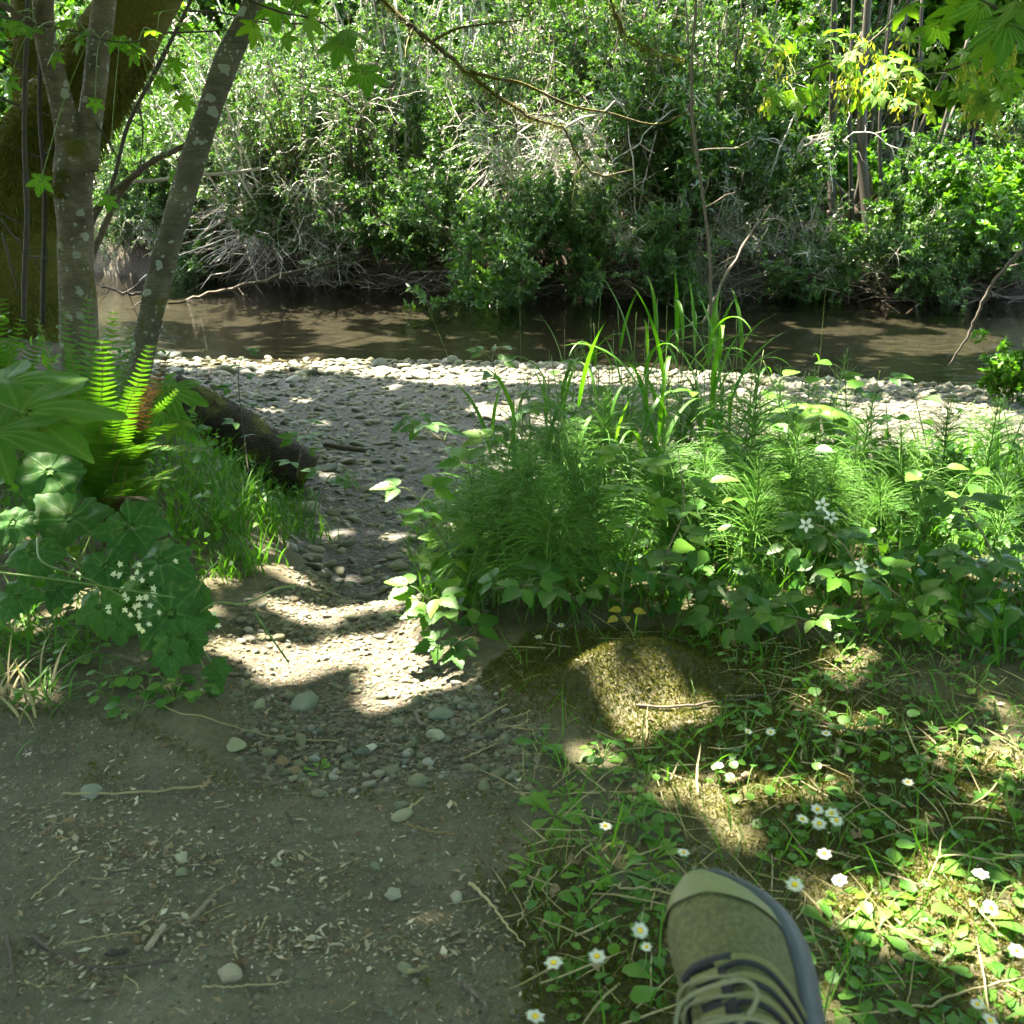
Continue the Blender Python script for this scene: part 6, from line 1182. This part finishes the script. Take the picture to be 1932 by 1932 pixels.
g = G(); g.add(*patch(.36, 1, 0, 1, 90, 44, 0, lambda i, j: (.02+.98*smooth_s(i), j))); upper = part('shoe', g, SMt['knit'], pe); upper['label'] = 'olive trail shoe with knitted upper, grey sole and pale laces'
def sub(name, g, m, smooth=True):
    o = part(name, g, m, None, smooth); o.data.transform(Matrix.Translation(-Vector(pe.location))); o.parent = upper; return o
capf = lambda i, j: (1-(1-i)**1.0*(1-.0)*(.10+.135*(abs(j-.45)*1.7)**2.2+.02*math.sin(j*9)), j)
g = G(); g.add(*patch(0, 0, 0, 0, 30, 44, .0022, lambda i, j: (1-(1-smooth_s(i))*(.105+.30*max(0, j-.52)**1.1+.10*max(0, .35-j)), j))); sub('toe_cap', g, SMt['cap'])
g = G()                                                            # sole wall
ns = 80; per = []
for k in range(ns):
    s = smooth_s(k/(ns-1)) if k else 0; per.append((s, 1))
ring = [(s, sd) for s, sd in per]+[(s, -1) for s, _ in per[::-1]]
rows = []
for off, h in ((.000, -.030), (.006, -.028), (.010, -.018), (.011, -.006), (.0095, .006), (.0065, .014), (.001, .016), (-.004, .012)):
    row = []
    for s, sd in ring:
        l, r_, _ = prof(s); rk = 0
        ou = off*(1.0 if sd > 0 else .35); extra = .012*max(0, s-.97)/.03*(off/.011)
        hw = h+(.012*sstep(.75, 1, s))+(.006*math.sin(s*14) if h < -.02 else 0)
        if h > .01 and sd < 0: hw -= .008
        row.append(sw(s+extra*1.2, (r_+ou) if sd > 0 else -(l+ou), hw))
    rows.append(row)
V = np.array(rows); nr, nc = V.shape[:2]; i, j = np.meshgrid(np.arange(nr-1), np.arange(nc), indexing='ij'); F = np.stack([i*nc+j, i*nc+(j+1) % nc, (i+1)*nc+(j+1) % nc, (i+1)*nc+j], -1).reshape(-1, 4)
g.add(V.reshape(-1, 3), [F, np.arange(nc)[None]]); sub('sole', g, SMt['rubber'])
# dark tongue and the light cords fanning from the sole to the eyelets
g = G(); g.add(*patch(0, 0, 0, 0, 26, 12, .0035, lambda i, j: (.38+.25*i, .40+.11*(1-i*.35)+(.17*(1-i*.35))*(j-.5)))); sub('tongue', g, SMt['dark'])
def cord(pts, rad, m, name, off=.004, n=16, seg=6, flat=1.0):
    P = spline(np.array([upper_pt(s, a, off+(rest[0] if rest else 0)) for s, a, *rest in pts]), n); g = G(); g.add(*tubes(P, np.full(n, rad), seg, tuple(side+.3*fdir))); sub(name, g, m)
for k in range(7):
    s0 = .665-.055*k
    cord([(s0-.015, .50), (s0-.01, .60), (s0-.035, .74), (s0-.09, .88), (s0-.15, .985)], .0032, SMt['stripe'], 'overlay_strip', .001)
    cord([(s0-.030, .50), (s0-.025, .60), (s0-.052, .74), (s0-.107, .88), (s0-.165, .985)], .0022, SMt['dark'], 'groove', .0012)
    if k < 6: cord([(s0-.02, .36), (s0-.04, .25), (s0-.09, .12), (s0-.14, .03)], .0026, SMt['dark' if k % 2 else 'stripe'], 'overlay_strip', .001)
cord([(.645, .33), (.66, .40), (.665, .47), (.66, .56)], .0045, SMt['dark'], 'eyestay', .001)
for k in range(5):
    s0 = .615-.055*k
    cord([(s0-.075, .18, .002), (s0-.045, .27, .006), (s0-.01, .36, .009), (s0+.008, .43, .004)], .0014, SMt['lace'], 'lace', .003)
    cord([(s0+.0, .40, .003), (s0-.005, .48, .009), (s0-.02, .58, .006)], .0014, SMt['lace'], 'lace', .003)
    g = G(); g.add(np.array([upper_pt(s0+.008+.014*a, .455+.05*b, .006) for a in (-1, 1) for b in (-1, 1)]), np.array([[0, 1, 3, 2]])); sub('eyelet_tab', g, SMt['stripe'])
B_ = lambda pts, rd: cord(pts, rd, SMt['lace'], 'lace_bow', .004, 40, 7)
B_([(.40, .44, .006), (.44, .36, .014), (.50, .36, .02), (.55, .45, .026), (.555, .56, .026), (.52, .62, .022), (.47, .58, .018), (.43, .48, .012), (.40, .44, .006)], .0018)
B_([(.40, .44, .006), (.42, .30, .016), (.40, .16, .016), (.36, .02, .01), (.33, -.05, .02)], .0018)
B_([(.40, .45, .008), (.45, .40, .014), (.475, .46, .02), (.46, .58, .02), (.42, .70, .016), (.36, .80, .01)], .0017)
B_([(.38, .46, .006), (.42, .52, .012), (.42, .66, .014), (.37, .78, .012), (.32, .86, .006)], .0017)
# trouser leg from the shoe collar back to the hip beneath the camera
ank = sw(.10, 0, .085); knee = np.array([.20, -.02, .46]); hip = np.array([.12, -.48, .46])
P = spline([sw(.14, 0, .05), ank, ank*.6+knee*.4, knee, (knee+hip)/2, hip], 40); V, F = trunk_geo(P, np.interp(np.linspace(0, 5, 40), range(6), [.042, .047, .065, .075, .085, .095]), 24, .05); g = G(); g.add(V, F); part('trouser_leg', g, SMt['cloth'], pe)
